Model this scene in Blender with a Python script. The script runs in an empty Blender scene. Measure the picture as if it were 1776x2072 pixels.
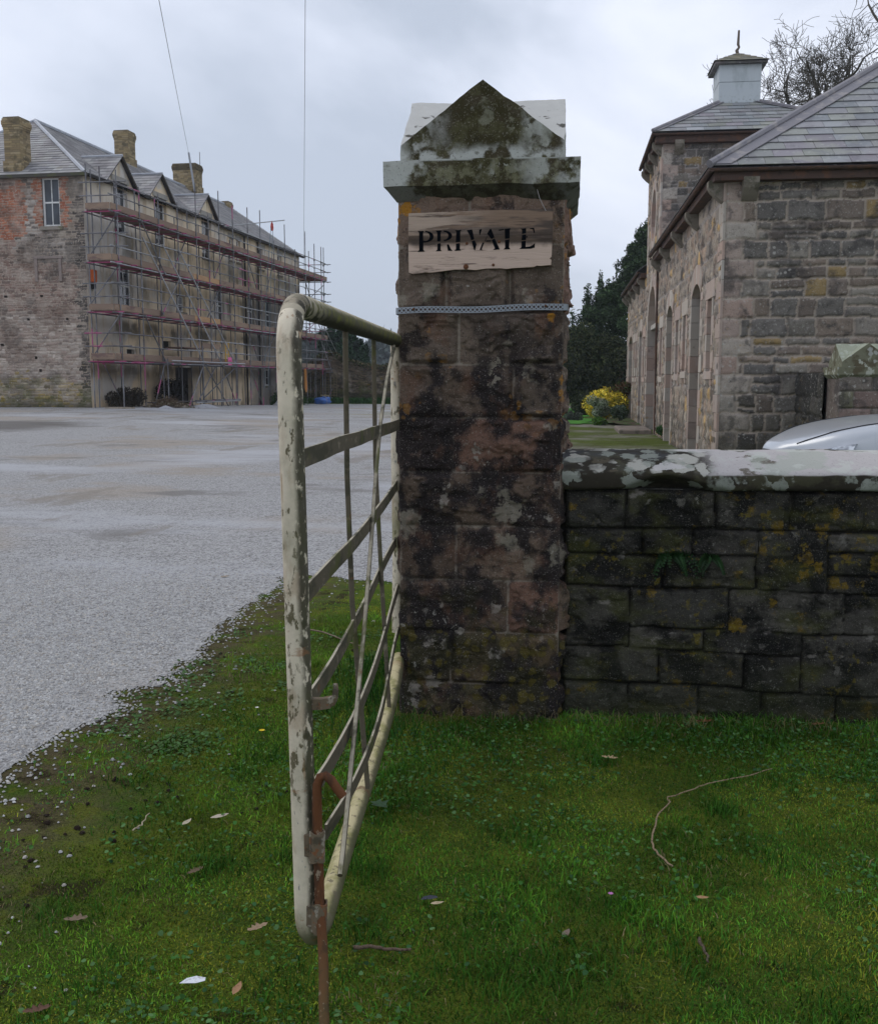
import bpy, math, random
import numpy as np
R=math.radians
sc=bpy.context.scene
# ---------------- camera ----------------
F0,CX,CY,HOR,VPX=2100.,888.,1036.,770.,1137.
TH=math.atan((CY-HOR)/F0); PSI=math.atan((VPX-CX)/F0*math.cos(TH)); EYE=1.5
fw=np.array([-math.sin(PSI)*math.cos(TH),math.cos(PSI)*math.cos(TH),-math.sin(TH)])
rt=np.array([math.cos(PSI),math.sin(PSI),0]); up=np.cross(rt,fw); O=np.array([0,0,EYE])
def ray(x,y): return fw+rt*(x-CX)/F0-up*(y-CY)/F0
def G(x,y,z=0.):
    r=ray(x,y); return O+r*((z-EYE)/r[2])
def Yp(x,y,Y):
    r=ray(x,y); return O+r*(Y/r[1])
cam=bpy.data.objects.new('camera',bpy.data.cameras.new('camera')); sc.collection.objects.link(cam)
cam.location=(0,0,EYE); cam.rotation_euler=(math.pi/2-TH,0,PSI)
cam.data.sensor_fit='HORIZONTAL'; cam.data.sensor_width=36; cam.data.lens=36*F0/1776
cam.data.clip_start=.05; cam.data.clip_end=3000; sc.camera=cam
# ---------------- light ----------------
SUN_EL,SUN_AZ=R(48),R(-62)
w=bpy.data.worlds.new('World'); sc.world=w; w.use_nodes=True
nt=w.node_tree; nt.nodes.clear(); nn=nt.nodes.new; ln=nt.links.new
out=nn('ShaderNodeOutputWorld'); bg=nn('ShaderNodeBackground'); bg.inputs[1].default_value=.1
sky=nn('ShaderNodeTexSky'); sky.sky_type='NISHITA'; sky.sun_disc=False; sky.sun_elevation=SUN_EL; sky.sun_rotation=SUN_AZ
tc=nn('ShaderNodeTexCoord'); mp=nn('ShaderNodeMapping'); mp.inputs['Scale'].default_value=(1,1,1.9); mp.inputs['Location'].default_value=(3.1,.7,.55)
ln(tc.outputs['Generated'],mp.inputs[0])
nz=nn('ShaderNodeTexNoise'); nz.inputs['Scale'].default_value=2.1; nz.inputs['Detail'].default_value=6; nz.inputs['Roughness'].default_value=.5; nz.inputs['Distortion'].default_value=.5
ln(mp.outputs[0],nz.inputs[0])
cr=nn('ShaderNodeValToRGB'); e=cr.color_ramp.elements
e[0].position=.38; e[0].color=(.52,.58,.70,1); e[1].position=.63; e[1].color=(.93,.97,1.09,1)
k=cr.color_ramp.elements.new(.49); k.color=(.73,.785,.92,1)
ln(nz.outputs[0],cr.inputs[0])
ml=nn('ShaderNodeMix'); ml.data_type='RGBA'; ml.blend_type='MULTIPLY'; ml.inputs[0].default_value=1; ml.inputs[7].default_value=(11.2,11.2,11.1,1)
ln(cr.outputs[0],ml.inputs[6])
mx=nn('ShaderNodeMix'); mx.data_type='RGBA'; mx.inputs[0].default_value=.93
ln(sky.outputs[0],mx.inputs[6]); ln(ml.outputs[2],mx.inputs[7]); ln(mx.outputs[2],bg.inputs[0]); ln(bg.outputs[0],out.inputs[0])
sun=bpy.data.objects.new('sun',bpy.data.lights.new('sun','SUN')); sc.collection.objects.link(sun)
sun.data.energy=.9; sun.data.angle=R(40); sun.data.color=(1,.94,.85)
sun.rotation_euler=(math.pi/2-SUN_EL,0,math.pi-SUN_AZ)   # shines from the sky's sun direction
sun.location=(-20,20,40)
sc.view_settings.view_transform='Standard'; sc.view_settings.look='None'; sc.view_settings.exposure=0; sc.view_settings.gamma=1
sc.cycles.max_bounces=6; sc.cycles.diffuse_bounces=3; sc.cycles.use_denoising=True
# ---------------- helpers ----------------
C=sc.collection
rng=np.random.default_rng(7); random.seed(7)
_t=np.random.default_rng(3).random((256,256))
def vn(x,y,seed=0):
    x=np.asarray(x,float)+seed*17.3; y=np.asarray(y,float)+seed*9.7
    xi=np.floor(x).astype(int); yi=np.floor(y).astype(int); fx=x-xi; fy=y-yi
    fx=fx*fx*(3-2*fx); fy=fy*fy*(3-2*fy)
    a=_t[xi&255,yi&255]; b=_t[(xi+1)&255,yi&255]; c=_t[xi&255,(yi+1)&255]; d=_t[(xi+1)&255,(yi+1)&255]
    return (a*(1-fx)+b*fx)*(1-fy)+(c*(1-fx)+d*fx)*fy
def fbm(x,y,o=4,seed=0,g=.5):
    s=0;a=1;t=0
    for i in range(o): s=s+a*vn(np.asarray(x)*2**i,np.asarray(y)*2**i,seed+i*3); t+=a; a*=g
    return s/t
def ss(a,b,x):
    t=np.clip((x-a)/(b-a),0,1); return t*t*(3-2*t)
def setp(o,label=None,cat=None,group=None,kind=None):
    if label: o['label']=label
    if cat: o['category']=cat
    if group: o['group']=group
    if kind: o['kind']=kind
    return o
def thing(name,label,cat,loc=(0,0,0),rz=0,group=None):
    o=bpy.data.objects.new(name,None); C.objects.link(o); o.location=loc; o.rotation_euler=(0,0,rz); o.empty_display_size=.2
    o['_rz']=rz
    return setp(o,label,cat,group)
def rawmesh(name,v,faces,smooth=False,col=None,uv=None,mats=None,mi=None):
    me=bpy.data.meshes.new(name); v=np.asarray(v,float).reshape(-1,3)
    if isinstance(faces,np.ndarray):
        nf,k=faces.shape; li=faces.ravel(); ls=np.arange(nf)*k
    else:
        nf=len(faces); li=np.array([i for f in faces for i in f],dtype=np.int32); ls=np.cumsum([0]+[len(f) for f in faces[:-1]])
    me.vertices.add(len(v)); me.vertices.foreach_set('co',v.ravel())
    me.loops.add(len(li)); me.loops.foreach_set('vertex_index',li.astype(np.int32))
    me.polygons.add(nf); me.polygons.foreach_set('loop_start',np.asarray(ls,dtype=np.int32))
    me.polygons.foreach_set('use_smooth',np.full(nf,smooth))
    if mi is not None: me.polygons.foreach_set('material_index',np.asarray(mi,dtype=np.int32))
    me.update(calc_edges=True); me.validate()
    if col is not None:
        at=me.color_attributes.new('Col','FLOAT_COLOR','POINT'); c=np.asarray(col,float)
        if c.shape[1]==3: c=np.hstack([c,np.ones((len(c),1))])
        at.data.foreach_set('color',c.ravel())
    for m in (mats or []): me.materials.append(m)
    return me
def link(name,me,parent=None):
    o=bpy.data.objects.new(name,me); C.objects.link(o)
    if parent is not None: o.parent=parent
    return o
def root(o):
    while o.parent: o=o.parent
    return o
class MB:
    def __init__(s): s.v=[];s.f=[];s.c=[];s.mi=[];s.cur=(1,1,1,1);s.m=0
    def col(s,r,g,b,a=1): s.cur=(r,g,b,a); return s
    def add(s,vs,fs):
        n=len(s.v); s.v+= [tuple(map(float,p)) for p in vs]; s.c+=[s.cur]*len(vs)
        for f in fs: s.f.append([i+n for i in f]); s.mi.append(s.m)
        return s
    def box(s,a,b):
        (x0,y0,z0),(x1,y1,z1)=a,b
        return s.add([(x0,y0,z0),(x1,y0,z0),(x1,y1,z0),(x0,y1,z0),(x0,y0,z1),(x1,y0,z1),(x1,y1,z1),(x0,y1,z1)],
          [(0,3,2,1),(4,5,6,7),(0,1,5,4),(1,2,6,5),(2,3,7,6),(3,0,4,7)])
    def bev(s,a,b,r=.01):
        # box with chamfered edges (8*3 verts)
        a=np.array(a,float);b=np.array(b,float);V=[];idx={}
        for k in range(8):
            p=[(a,b)[(k>>i)&1][i] for i in range(3)]; sg=[1-2*((k>>i)&1) for i in range(3)]
            for ax in range(3):
                q=[p[i]+(0 if i==ax else sg[i]*r) for i in range(3)]; idx[k,ax]=len(V); V.append(q)
        Fs=[]
        for ax in range(3):
            o=[i for i in range(3) if i!=ax]
            for sd in (0,1):
                ks=[(sd<<ax)|(p<<o[0])|(q<<o[1]) for p,q in ((0,0),(1,0),(1,1),(0,1))]
                f=[idx[k,ax] for k in ks]
                Fs.append(f if (sd==1)==(ax!=1) else f[::-1])
        for ax in range(3):
            o=[i for i in range(3) if i!=ax]
            for p in (0,1):
                for q in (0,1):
                    k0=(p<<o[0])|(q<<o[1]); k1=k0|(1<<ax)
                    Fs.append([idx[k0,o[0]],idx[k0,o[1]],idx[k1,o[1]],idx[k1,o[0]]])
        for k in range(8): Fs.append([idx[k,0],idx[k,1],idx[k,2]])
        return s.add(V,Fs)
    def tube(s,path,r,n=8,cap=True):
        P=[np.array(p,float) for p in path]; rs=r if hasattr(r,'__len__') else [r]*len(P)
        V=[];prev=None
        for i,p in enumerate(P):
            t=(P[min(i+1,len(P)-1)]-P[max(i-1,0)]); t=t/(np.linalg.norm(t)+1e-12)
            if prev is None:
                a=np.array([0,0,1.]) if abs(t[2])<.9 else np.array([1.,0,0]); u=np.cross(t,a)
            else: u=prev-t*(prev@t)
            u/=np.linalg.norm(u)+1e-12; prev=u; v=np.cross(t,u)
            for k in range(n):
                an=2*math.pi*k/n; V.append(p+rs[i]*(u*math.cos(an)+v*math.sin(an)))
        Fs=[[i*n+k,i*n+(k+1)%n,(i+1)*n+(k+1)%n,(i+1)*n+k] for i in range(len(P)-1) for k in range(n)]
        if cap: Fs+= [list(range(n))[::-1],[ (len(P)-1)*n+k for k in range(n)]]
        return s.add(V,Fs)
    def bar(s,path,w,t,side):
        # flat strap along path; w vertical size, t thickness along 'side'
        sd=np.array(side,float); V=[]
        for p in path:
            p=np.array(p,float)
            for a,b in ((-.5,-.5),(.5,-.5),(.5,.5),(-.5,.5)): V.append(p+sd*t*a+np.array([0,0,1])*w*b)
        n=len(path); Fs=[[i*4+k,i*4+(k+1)%4,i*4+4+(k+1)%4,i*4+4+k] for i in range(n-1) for k in range(4)]
        Fs+=[[3,2,1,0],[n*4-4,n*4-3,n*4-2,n*4-1]]
        return s.add(V,Fs)
    def prism(s,poly,ax,a,b):
        # extrude 2D polygon along axis ax from a to b
        n=len(poly); V=[]
        for h in (a,b):
            for p,q in poly:
                V.append((h,p,q) if ax==0 else (p,h,q) if ax==1 else (p,q,h))
        return s.add(V,[list(range(n))[::-1],[n+i for i in range(n)]]+[[i,(i+1)%n,n+(i+1)%n,n+i] for i in range(n)])
    def build(s,name,m,parent=None,smooth=False,world=False,loc=None):
        v=np.array(s.v)
        if world and parent is not None: v=v-np.array(root(parent).location)
        if loc is not None: v=v-np.array(loc)
        ms=m if isinstance(m,(list,tuple)) else [m]
        me=rawmesh(name,v,s.f,smooth,s.c,mats=ms,mi=s.mi); o=link(name,me,parent)
        # recalc normals
        import bmesh
        bm=bmesh.new(); bm.from_mesh(me); bmesh.ops.recalc_face_normals(bm,faces=bm.faces); bm.to_mesh(me); bm.free()
        if loc is not None: o.location=loc
        return o
def grid_faces(nu,nv,keep=None,flip=False):
    i=np.arange(nu-1)[:,None]*nv+np.arange(nv-1)[None,:]
    f=np.stack([i,i+nv,i+nv+1,i+1],-1).reshape(-1,4)
    if keep is not None: f=f[keep.ravel()]
    return f[:,::-1].copy() if flip else f
def smooth_angle(o,a=40):
    for p in o.data.polygons: p.use_smooth=True
    try: o.data.set_sharp_from_angle(angle=R(a))
    except Exception: pass
    return o
# ---------------- materials ----------------
def M(name,base,layers=(),rough=.85,bump=(),spec=.25,metal=0,trans=0):
    m=bpy.data.materials.new(name); m.use_nodes=True; t=m.node_tree; t.nodes.clear(); N=t.nodes.new; L=t.links.new
    o=N('ShaderNodeOutputMaterial'); b=N('ShaderNodeBsdfPrincipled'); L(b.outputs[0],o.inputs[0])
    b.inputs['Roughness'].default_value=rough; b.inputs['Metallic'].default_value=metal; b.inputs['Specular IOR Level'].default_value=spec
    tcn=N('ShaderNodeTexCoord'); co=tcn.outputs['Object']; att=[None]
    def attr():
        if not att[0]: att[0]=N('ShaderNodeAttribute'); att[0].attribute_name='Col'
        return att[0]
    def mapr(s,lo,hi):
        r=N('ShaderNodeMapRange'); r.interpolation_type='SMOOTHSTEP'; L(s,r.inputs[0])
        if lo<hi: r.inputs[1].default_value=lo; r.inputs[2].default_value=hi
        else: r.inputs[1].default_value=hi; r.inputs[2].default_value=lo; r.inputs[3].default_value=1; r.inputs[4].default_value=0
        return r.outputs[0]
    def scaled(sv,off=(0,0,0)):
        p=N('ShaderNodeMapping'); p.inputs['Scale'].default_value=sv if hasattr(sv,'__len__') else (sv,)*3; p.inputs['Location'].default_value=off
        L(co,p.inputs[0]); return p.outputs[0]
    def noise(sv,detail=5,rg=.6,off=(0,0,0)):
        n=N('ShaderNodeTexNoise'); n.inputs['Scale'].default_value=1; n.inputs['Detail'].default_value=detail; n.inputs['Roughness'].default_value=rg
        L(scaled(sv,off),n.inputs[0]); return n
    def math_(op,a,c):
        q=N('ShaderNodeMath'); q.operation=op
        for i,x in enumerate((a,c)):
            if hasattr(x,'links') or hasattr(x,'is_linked'): L(x,q.inputs[i])
            else: q.inputs[i].default_value=x
        return q.outputs[0]
    cnt=[0]
    def mask(s):
        k=s[0]; cnt[0]+=1; off=(cnt[0]*3.7,cnt[0]*1.3,cnt[0]*5.1)
        if k=='n': return mapr(noise(s[1],s[4] if len(s)>4 else 5,.6,off).outputs[0],s[2],s[3])
        if k=='v':
            nz=noise(s[1] if not hasattr(s[1],'__len__') else s[1],3,.6)
            nz.inputs['Scale'].default_value=3
            ad=N('ShaderNodeVectorMath'); ad.operation='MULTIPLY_ADD'; L(nz.outputs[1],ad.inputs[0]); ad.inputs[1].default_value=(s[4] if len(s)>4 else .35,)*3; L(scaled(s[1],off),ad.inputs[2])
            v=N('ShaderNodeTexVoronoi'); v.inputs['Scale'].default_value=1; L(ad.outputs[0],v.inputs[0])
            sp=N('ShaderNodeSeparateColor'); L(v.outputs['Color'],sp.inputs[0])
            rr=math_('MULTIPLY',math_('POWER',sp.outputs[0],2.),s[2])
            return mapr(math_('SUBTRACT',v.outputs['Distance'],rr),s[3],-s[3])
        if k in 'xyz':
            sx=N('ShaderNodeSeparateXYZ'); L(co,sx.inputs[0]); q=sx.outputs['xyz'.index(k)]
            if len(s)>3: q=math_('ADD',q,math_('MULTIPLY',math_('SUBTRACT',noise(s[4],4,.6,off).outputs[0],.5),s[3]))
            return mapr(q,s[1],s[2])
        if k=='N':
            ge=N('ShaderNodeNewGeometry'); sx=N('ShaderNodeSeparateXYZ'); L(ge.outputs['Normal'],sx.inputs[0])
            q=sx.outputs['xyz'.index(s[1])]
            if len(s)>4: q=math_('ADD',q,math_('MULTIPLY',math_('SUBTRACT',noise(s[5],5,.65,off).outputs[0],.5),s[4]))
            return mapr(q,s[2],s[3])
        if k=='a': return mapr(attr().outputs['Alpha'],s[1],s[2])
        if k=='r':
            oi=N('ShaderNodeObjectInfo'); return mapr(oi.outputs['Random'],s[1],s[2])
    if base=='Col': cur=attr().outputs['Color']
    else:
        rgb=N('ShaderNodeRGB'); rgb.outputs[0].default_value=(*base,1); cur=rgb.outputs[0]
    for ly in layers:
        c,ms=ly[0],ly[1]; fac=ly[2] if len(ly)>2 else 1.; mode=ly[3] if len(ly)>3 else 'MIX'
        mk=None
        for q in ms:
            x=mask(q); mk=x if mk is None else math_('MULTIPLY',mk,x)
        if fac!=1: mk=math_('MULTIPLY',mk,fac)
        mixn=N('ShaderNodeMix'); mixn.data_type='RGBA'; mixn.blend_type=mode; L(mk,mixn.inputs[0]); L(cur,mixn.inputs[6])
        if c=='Col': L(attr().outputs['Color'],mixn.inputs[7])
        else: mixn.inputs[7].default_value=(*c,1)
        cur=mixn.outputs[2]
    L(cur,b.inputs['Base Color'])
    prev=None
    for s in bump:
        n=noise(s[0],s[3] if len(s)>3 else 5,.65); bp=N('ShaderNodeBump'); bp.inputs['Strength'].default_value=s[1]; bp.inputs['Distance'].default_value=s[2]
        L(n.outputs[0],bp.inputs['Height'])
        if prev: L(prev,bp.inputs['Normal'])
        prev=bp.outputs[0]
    if prev: L(prev,b.inputs['Normal'])
    return m
def glass_mat(name,c,rough=.08):
    return M(name,c,rough=rough,spec=.6)
# ---------------- stone sheets ----------------
def stone_sheet(rects,us,vs,amp,joint,palette,mortar,seed=1,edge=.03,wob=.01,facet=.6,rec=.012,colf=None,ncol=.12,ter=.3):
    U,V=np.meshgrid(us,vs,indexing='ij'); rg=np.random.default_rng(seed)
    sc_=1/max(.08,3*edge)
    wu=U+(fbm(U*4,V*4,3,seed)-.5)*2*wob+(fbm(U*18,V*18,2,seed+4)-.5)*wob; wv=V+(fbm(U*4,V*4,3,seed+9)-.5)*2*wob+(fbm(U*18,V*18,2,seed+14)-.5)*wob
    H=np.full(U.shape,-rec); H+= (fbm(U*30,V*30,3,seed+5)-.5)*rec*.8
    col=np.zeros(U.shape+(4,)); col[...,:3]=mortar; col[...,3]=0
    tb=fbm(U*6.5+fbm(U*9,V*9,2,seed+2)*.8,V*9,4,seed+41)*7; tfr=tb-np.floor(tb); terr=(np.floor(tb)+ss(0,.2,tfr))/7-.5
    fine=fbm(U*14,V*14,4,seed+21)-.5+(.5-np.abs(fbm(U*11,V*16,3,seed+51)-.5)*6)*ter*.25; mid=fbm(U*5,V*5,3,seed+31)-.5
    for (u0,v0,u1,v1) in rects:
        iu=np.where((us>u0-.06)&(us<u1+.06))[0]; iv=np.where((vs>v0-.06)&(vs<v1+.06))[0]
        if len(iu)==0 or len(iv)==0: continue
        sl=(slice(iu[0],iu[-1]+1),slice(iv[0],iv[-1]+1))
        a=wu[sl];b=wv[sl]; du=np.minimum(a-u0,u1-a); dv=np.minimum(b-v0,v1-b)
        rr=min(.03,edge); d=np.minimum(du,dv); cor=np.hypot(np.maximum(rr-du,0),np.maximum(rr-dv,0)); d=np.where((du<rr)&(dv<rr),rr-cor,d)
        ins=d>joint
        if not ins.any(): continue
        wdt,hgt=u1-u0,v1-v0; f=np.full(a.shape,1.)
        for k in range(6):
            an=rg.random()*6.28; sl_=rg.uniform(.2,1.1)*facet; cu=u0+wdt*rg.random(); cv=v0+hgt*rg.random(); m_=min(wdt,hgt)
            f=np.minimum(f,rg.uniform(.65,1.1)+sl_*((a-cu)*math.cos(an)+(b-cv)*math.sin(an))/m_)
        f=np.clip(f,.1,1.15); A=amp*rg.uniform(.55,1.15)
        h=ss(joint,joint+edge,d)*(f*A+fine[sl]*A*.45+mid[sl]*A*.5+terr[sl]*A*ter*2.6)+ss(joint,joint+.01,d)*rec*.8
        h=np.maximum(h,-rec*.2)
        H[sl]=np.where(ins,h,H[sl])
        pc=np.array(palette[rg.integers(len(palette))])*rg.uniform(.8,1.22) if colf is None else np.array(colf(rg,(u0+u1)/2,(v0+v1)/2,wdt,hgt))
        ad=1+ncol*2*(mid[sl]+fine[sl])
        cc=col[sl]; cc[...,:3]=np.where(ins[...,None],pc[None,None]*ad[...,None],cc[...,:3]); cc[...,3]=np.where(ins,1,cc[...,3]); col[sl]=cc
    return U,V,H,col
def rubble(rg,u0,u1,v0,v1,hs=(.2,.34),ws=(.22,.6),split=.22):
    out=[];v=v0
    while v<v1-.02:
        h=rg.uniform(*hs)
        if v1-v-h<hs[0]*.6: h=v1-v
        u=u0-rg.random()*.2
        while u<u1:
            w_=rg.uniform(*ws)
            if u1-u-w_<ws[0]*.5: w_=u1-u
            a=max(u,u0); b=min(u+w_,u1)
            if b-a>.04:
                if rg.random()<split and h>hs[0]:
                    c=v+h*rg.uniform(.3,.7); out+=[(a,v,b,c),(a,c,b,v+h)]
                else: out.append((a,v,b,v+h))
            u+=w_
        v+=h
    return out
def inrects(U,V,holes):
    m=np.zeros(U.shape,bool)
    for h in holes: m|=h(U,V) if callable(h) else ((U>h[0])&(U<h[2])&(V>h[1])&(V<h[3]))
    return m
# ---------------- ground ----------------
def hgt(x,y):
    x=np.asarray(x,float);y=np.asarray(y,float)
    h=.45*np.exp(-(((x+20)/13)**2+((y-40)/16)**2))
    near=ss(14,7,y)
    h=h+near*((fbm(x*1.1,y*1.1,3,2)-.5)*.05)
    h=h+ss(8,14,y)*ss(40,25,y)*(fbm(x*.35,y*.35,3,8)-.5)*.05
    h=h-.02*ss(3,5,np.hypot(x-.3,y-4.3)*0+y)*0
    return h
def gedge(x,y):
    # signed distance-like: >0 inside the gravel yard
    nz=(fbm(x*1.3,y*1.3,4,40)-.5)
    d1=-2.02-.06*np.clip(y-5,0,9)*0-x+nz*.55          # west of the verge
    d2=np.minimum(y-7.35+nz*1.4-.35*np.clip(x+1.2,0,9), -0.55-x+.02*(y-7)+nz*1.2)   # yard opening behind the gate
    d=np.maximum(d1,d2)
    return np.where(y>62+nz*3,-1,d)
def axis(lo,hi,step,far,n):
    a=np.arange(lo,hi,step); k=np.geomspace(step,far,n); return np.concatenate([lo-np.cumsum(k)[::-1],a,hi+np.cumsum(k)])
gx=axis(-5.2,3.0,.045,90,55); gy=np.concatenate([[-60,-20,-8,-3,0],np.arange(1.2,9,.045),9+np.cumsum(np.geomspace(.05,95,75))])
GX,GY=np.meshgrid(gx,gy,indexing='ij'); GZ=hgt(GX,GY)
lawn_c=(.036,.064,.013)
m_ground=M('earth and moss',(.062,.105,.016),[
  ((.11,.145,.019),[('n',3,.42,.60)],.9),((.045,.09,.014),[('n',9,.5,.65)],.75),((.105,.080,.052),[('x',-1.35,-1.9,.7,2),('n',5,.36,.52)],.9),((.11,.125,.02),[('x',-1.2,-1.6,.6,2),('n',7,.54,.62,6)],.85),((.035,.025,.017),[('x',-.9,-1.4,.3,2),('n',(4,4,4),.58,.64,5)],.85),((.020,.015,.010),[('n',5,.60,.7)],.8),
  ((.10,.12,.032),[('y',9,30,6,.3)],.8),((.24,.225,.20),[('y',9,20,3,.5),('n',(.4,.5,1),.44,.62,8)],.85),((.07,.075,.025),[('y',9,20,3,.5),('n',(2.2,3,1),.50,.62,6)],.6),
  ((.20,.18,.15),[('y',9,30,3,.5),('n',14,.6,.68)],.7),
  ((.06,.11,.022),[('y',62,72,6,.1)],1),((.018,.026,.006),[('n',150,.49,.62,4),('y',8,6)],.6),((.17,.19,.035),[('n',(190,190,190),.57,.68,3),('y',8,6)],.6),((.10,.075,.04),[('n',(60,60,60),.60,.68,5),('y',8,6)],.6)],bump=[(150,.9,.012,3),(40,.7,.02),(9,.5,.05)],rough=1,spec=.03)
o=link('ground',rawmesh('ground',np.stack([GX,GY,GZ],-1),grid_faces(len(gx),len(gy)),True,mats=[m_ground])); setp(o,kind='structure')
ge=gedge(GX,GY)
ct=(ge[:-1,:-1]+ge[1:,1:]+ge[:-1,1:]+ge[1:,:-1])/4
keep=(ct>0)&(GX[:-1,:-1]<1.5)&(GX[:-1,:-1]>-95)&(GY[:-1,:-1]<75)
m_gravel=M('pale gravel',(.40,.395,.39),[((.50,.495,.49),[('n',95,.55,.66,2)],.6),((.12,.115,.11),[('n',80,.55,.66,2)],.6),
  ((.13,.125,.12),[('n',38,.50,.64,3)],.8),((.17,.165,.165),[('n',14,.52,.66,4)],.6),((.46,.46,.48),[('n',55,.54,.66,2)],.7),((.09,.085,.08),[('v',42,.5,.08,.3)],.6),
  ((.33,.28,.225),[('n',(.26,.36,1),.50,.64,9)],.6),((.19,.18,.17),[('n',(.34,.6,1),.56,.66,9)],.75),((.46,.465,.49),[('n',(.14,.34,1),.52,.66,4)],.7),((.24,.215,.185),[('n',(.9,.30,1),.58,.66,5)],.6),
  ((.13,.12,.11),[('x',-13.0,-15,2.,.3),('y',26,27,1.,.3),('y',30.5,29.5,1.,.3)],.8),
  ((.20,.22,.09),[('y',36,40,4,.4),('y',50,46,3,.4),('x',-9,-5,4,.4),('n',(.4,1,1),.4,.6)],.7),
  ((.12,.13,.05),[('x',-1.9,-.9,1.,.8),('y',9,14,3,.5),('y',36,30,3,.5),('n',1.2,.38,.6)],.8)],bump=[(45,1.,.02,3),(14,.6,.03,4),(3,.3,.03)],rough=1,spec=.04)
o=link('gravel_yard',rawmesh('gravel_yard',np.stack([GX,GY,GZ+.004],-1),grid_faces(len(gx),len(gy),keep),True,mats=[m_gravel])); setp(o,kind='structure')
# lawn behind the stable block
lx=np.linspace(-.9,1.35,60); ly=np.linspace(34.5,56,60); LX,LY=np.meshgrid(lx,ly,indexing='ij')
kp=((LX[:-1,:-1]-(fbm(LX[:-1,:-1],LY[:-1,:-1],3,6)-.5)*1.5)<1.1)&(LY[:-1,:-1]>35.2+(fbm(LX[:-1,:-1]*.8,LY[:-1,:-1]*.8,3,5)-.5)*1.5)
m_lawn=M('mown lawn',(.05,.20,.015),[((.075,.24,.022),[('n',2.5,.4,.65)],.8),((.02,.075,.01),[('n',14,.5,.66)],.6)],bump=[(30,.8,.03)],rough=.95)
o=link('lawn',rawmesh('lawn',np.stack([LX,LY,hgt(LX,LY)+.03],-1),grid_faces(60,60,kp),True,mats=[m_lawn])); setp(o,kind='structure')
# loose stones of the gravel near the camera
def pebbles(n,x0,x1,y0,y1,rmin,rmax,prob,seed,zoff=.003):
    rg=np.random.default_rng(seed); x=rg.uniform(x0,x1,n); y=y0+(y1-y0)*rg.random(n)**1.6
    p=prob(x,y); k=rg.random(n)<p; x=x[k];y=y[k]; n=len(x)
    base=np.array([(1,0,-.3),(.3,.95,-.3),(-.8,.58,-.3),(-.8,-.58,-.3),(.3,-.95,-.3),(.6,.1,.75),(-.2,.55,.8),(-.35,-.5,.75)],float)
    F=np.array([(0,1,5),(1,6,5),(1,2,6),(2,3,6),(3,7,6),(3,4,7),(4,0,5),(4,5,7),(5,6,7)])
    r=rg.uniform(rmin,rmax,n)*(.7+.5*rg.random(n)); an=rg.random(n)*6.28
    v=base[None]*(1+.3*(rg.random((n,8,3))-.5)); v[:,:,0]*=rg.uniform(.8,1.5,n)[:,None]; v[:,:,2]*=rg.uniform(.45,.8,n)[:,None]
    X=v[:,:,0]*np.cos(an)[:,None]-v[:,:,1]*np.sin(an)[:,None]; Y=v[:,:,0]*np.sin(an)[:,None]+v[:,:,1]*np.cos(an)[:,None]
    V=np.stack([X*r[:,None]+x[:,None],Y*r[:,None]+y[:,None],v[:,:,2]*r[:,None]+(hgt(x,y)+zoff+r*.22)[:,None]],-1)
    f=(F[None]+np.arange(n)[:,None,None]*8).reshape(-1,3)
    c=np.array([(.43,.425,.415),(.48,.475,.46),(.38,.375,.37),(.42,.39,.35),(.31,.305,.30)])[rg.integers(0,5,n)]*rg.uniform(.8,1.2,(n,1))
    return V.reshape(-1,3),f,np.repeat(c,8,0)
V,F_,Cc=pebbles(255000,-5.0,-1.0,2.2,9.5,.0038,.0085,lambda x,y: np.where(gedge(x,y)>0,.97*ss(-.03,.35,gedge(x,y))+.03,0)*ss(9.5,4.5,y)**1.3+(np.exp(-np.abs(gedge(x,y))/.05)*.5+np.exp(-np.abs(gedge(x,y))/.18)*.05)*(gedge(x,y)<.2),11)
m_peb=M('gravel stone','Col',[((.10,.09,.07),[('n',60,.58,.7)],.5)],rough=.95,spec=.08)
o=link('gravel_stones',rawmesh('gravel_stones',V,F_,False,Cc,mats=[m_peb])); setp(o,kind='stuff')
# ---------------- grass ----------------
def blades(x,y,h,w_,cols,seed,lean=.7,z=None):
    rg=np.random.default_rng(seed); n=len(x); an=rg.random(n)*6.28; ld=rg.random(n)*6.28; l=h*lean*rg.random(n)
    z0=(hgt(x,y) if z is None else z)-.003
    dx=np.cos(an)*w_/2; dy=np.sin(an)*w_/2; ex=np.cos(ld)*l; ey=np.sin(ld)*l
    P=lambda a,b,c:np.stack([a,b,c],-1)
    V=np.stack([P(x-dx,y-dy,z0),P(x+dx,y+dy,z0),P(x+dx*.7+ex*.35,y+dy*.7+ey*.35,z0+h*.6),P(x-dx*.7+ex*.35,y-dy*.7+ey*.35,z0+h*.6),P(x+ex,y+ey,z0+h*(1-.35*lean*rg.random(n)))],1)
    i=np.arange(n)*5
    q=np.stack([i,i+1,i+2,i+3],-1); t=np.stack([i+3,i+2,i+4,i+4],-1)
    return V.reshape(-1,3),q,np.stack([i+3,i+2,i+4],-1),np.repeat(cols,5,0)
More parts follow.
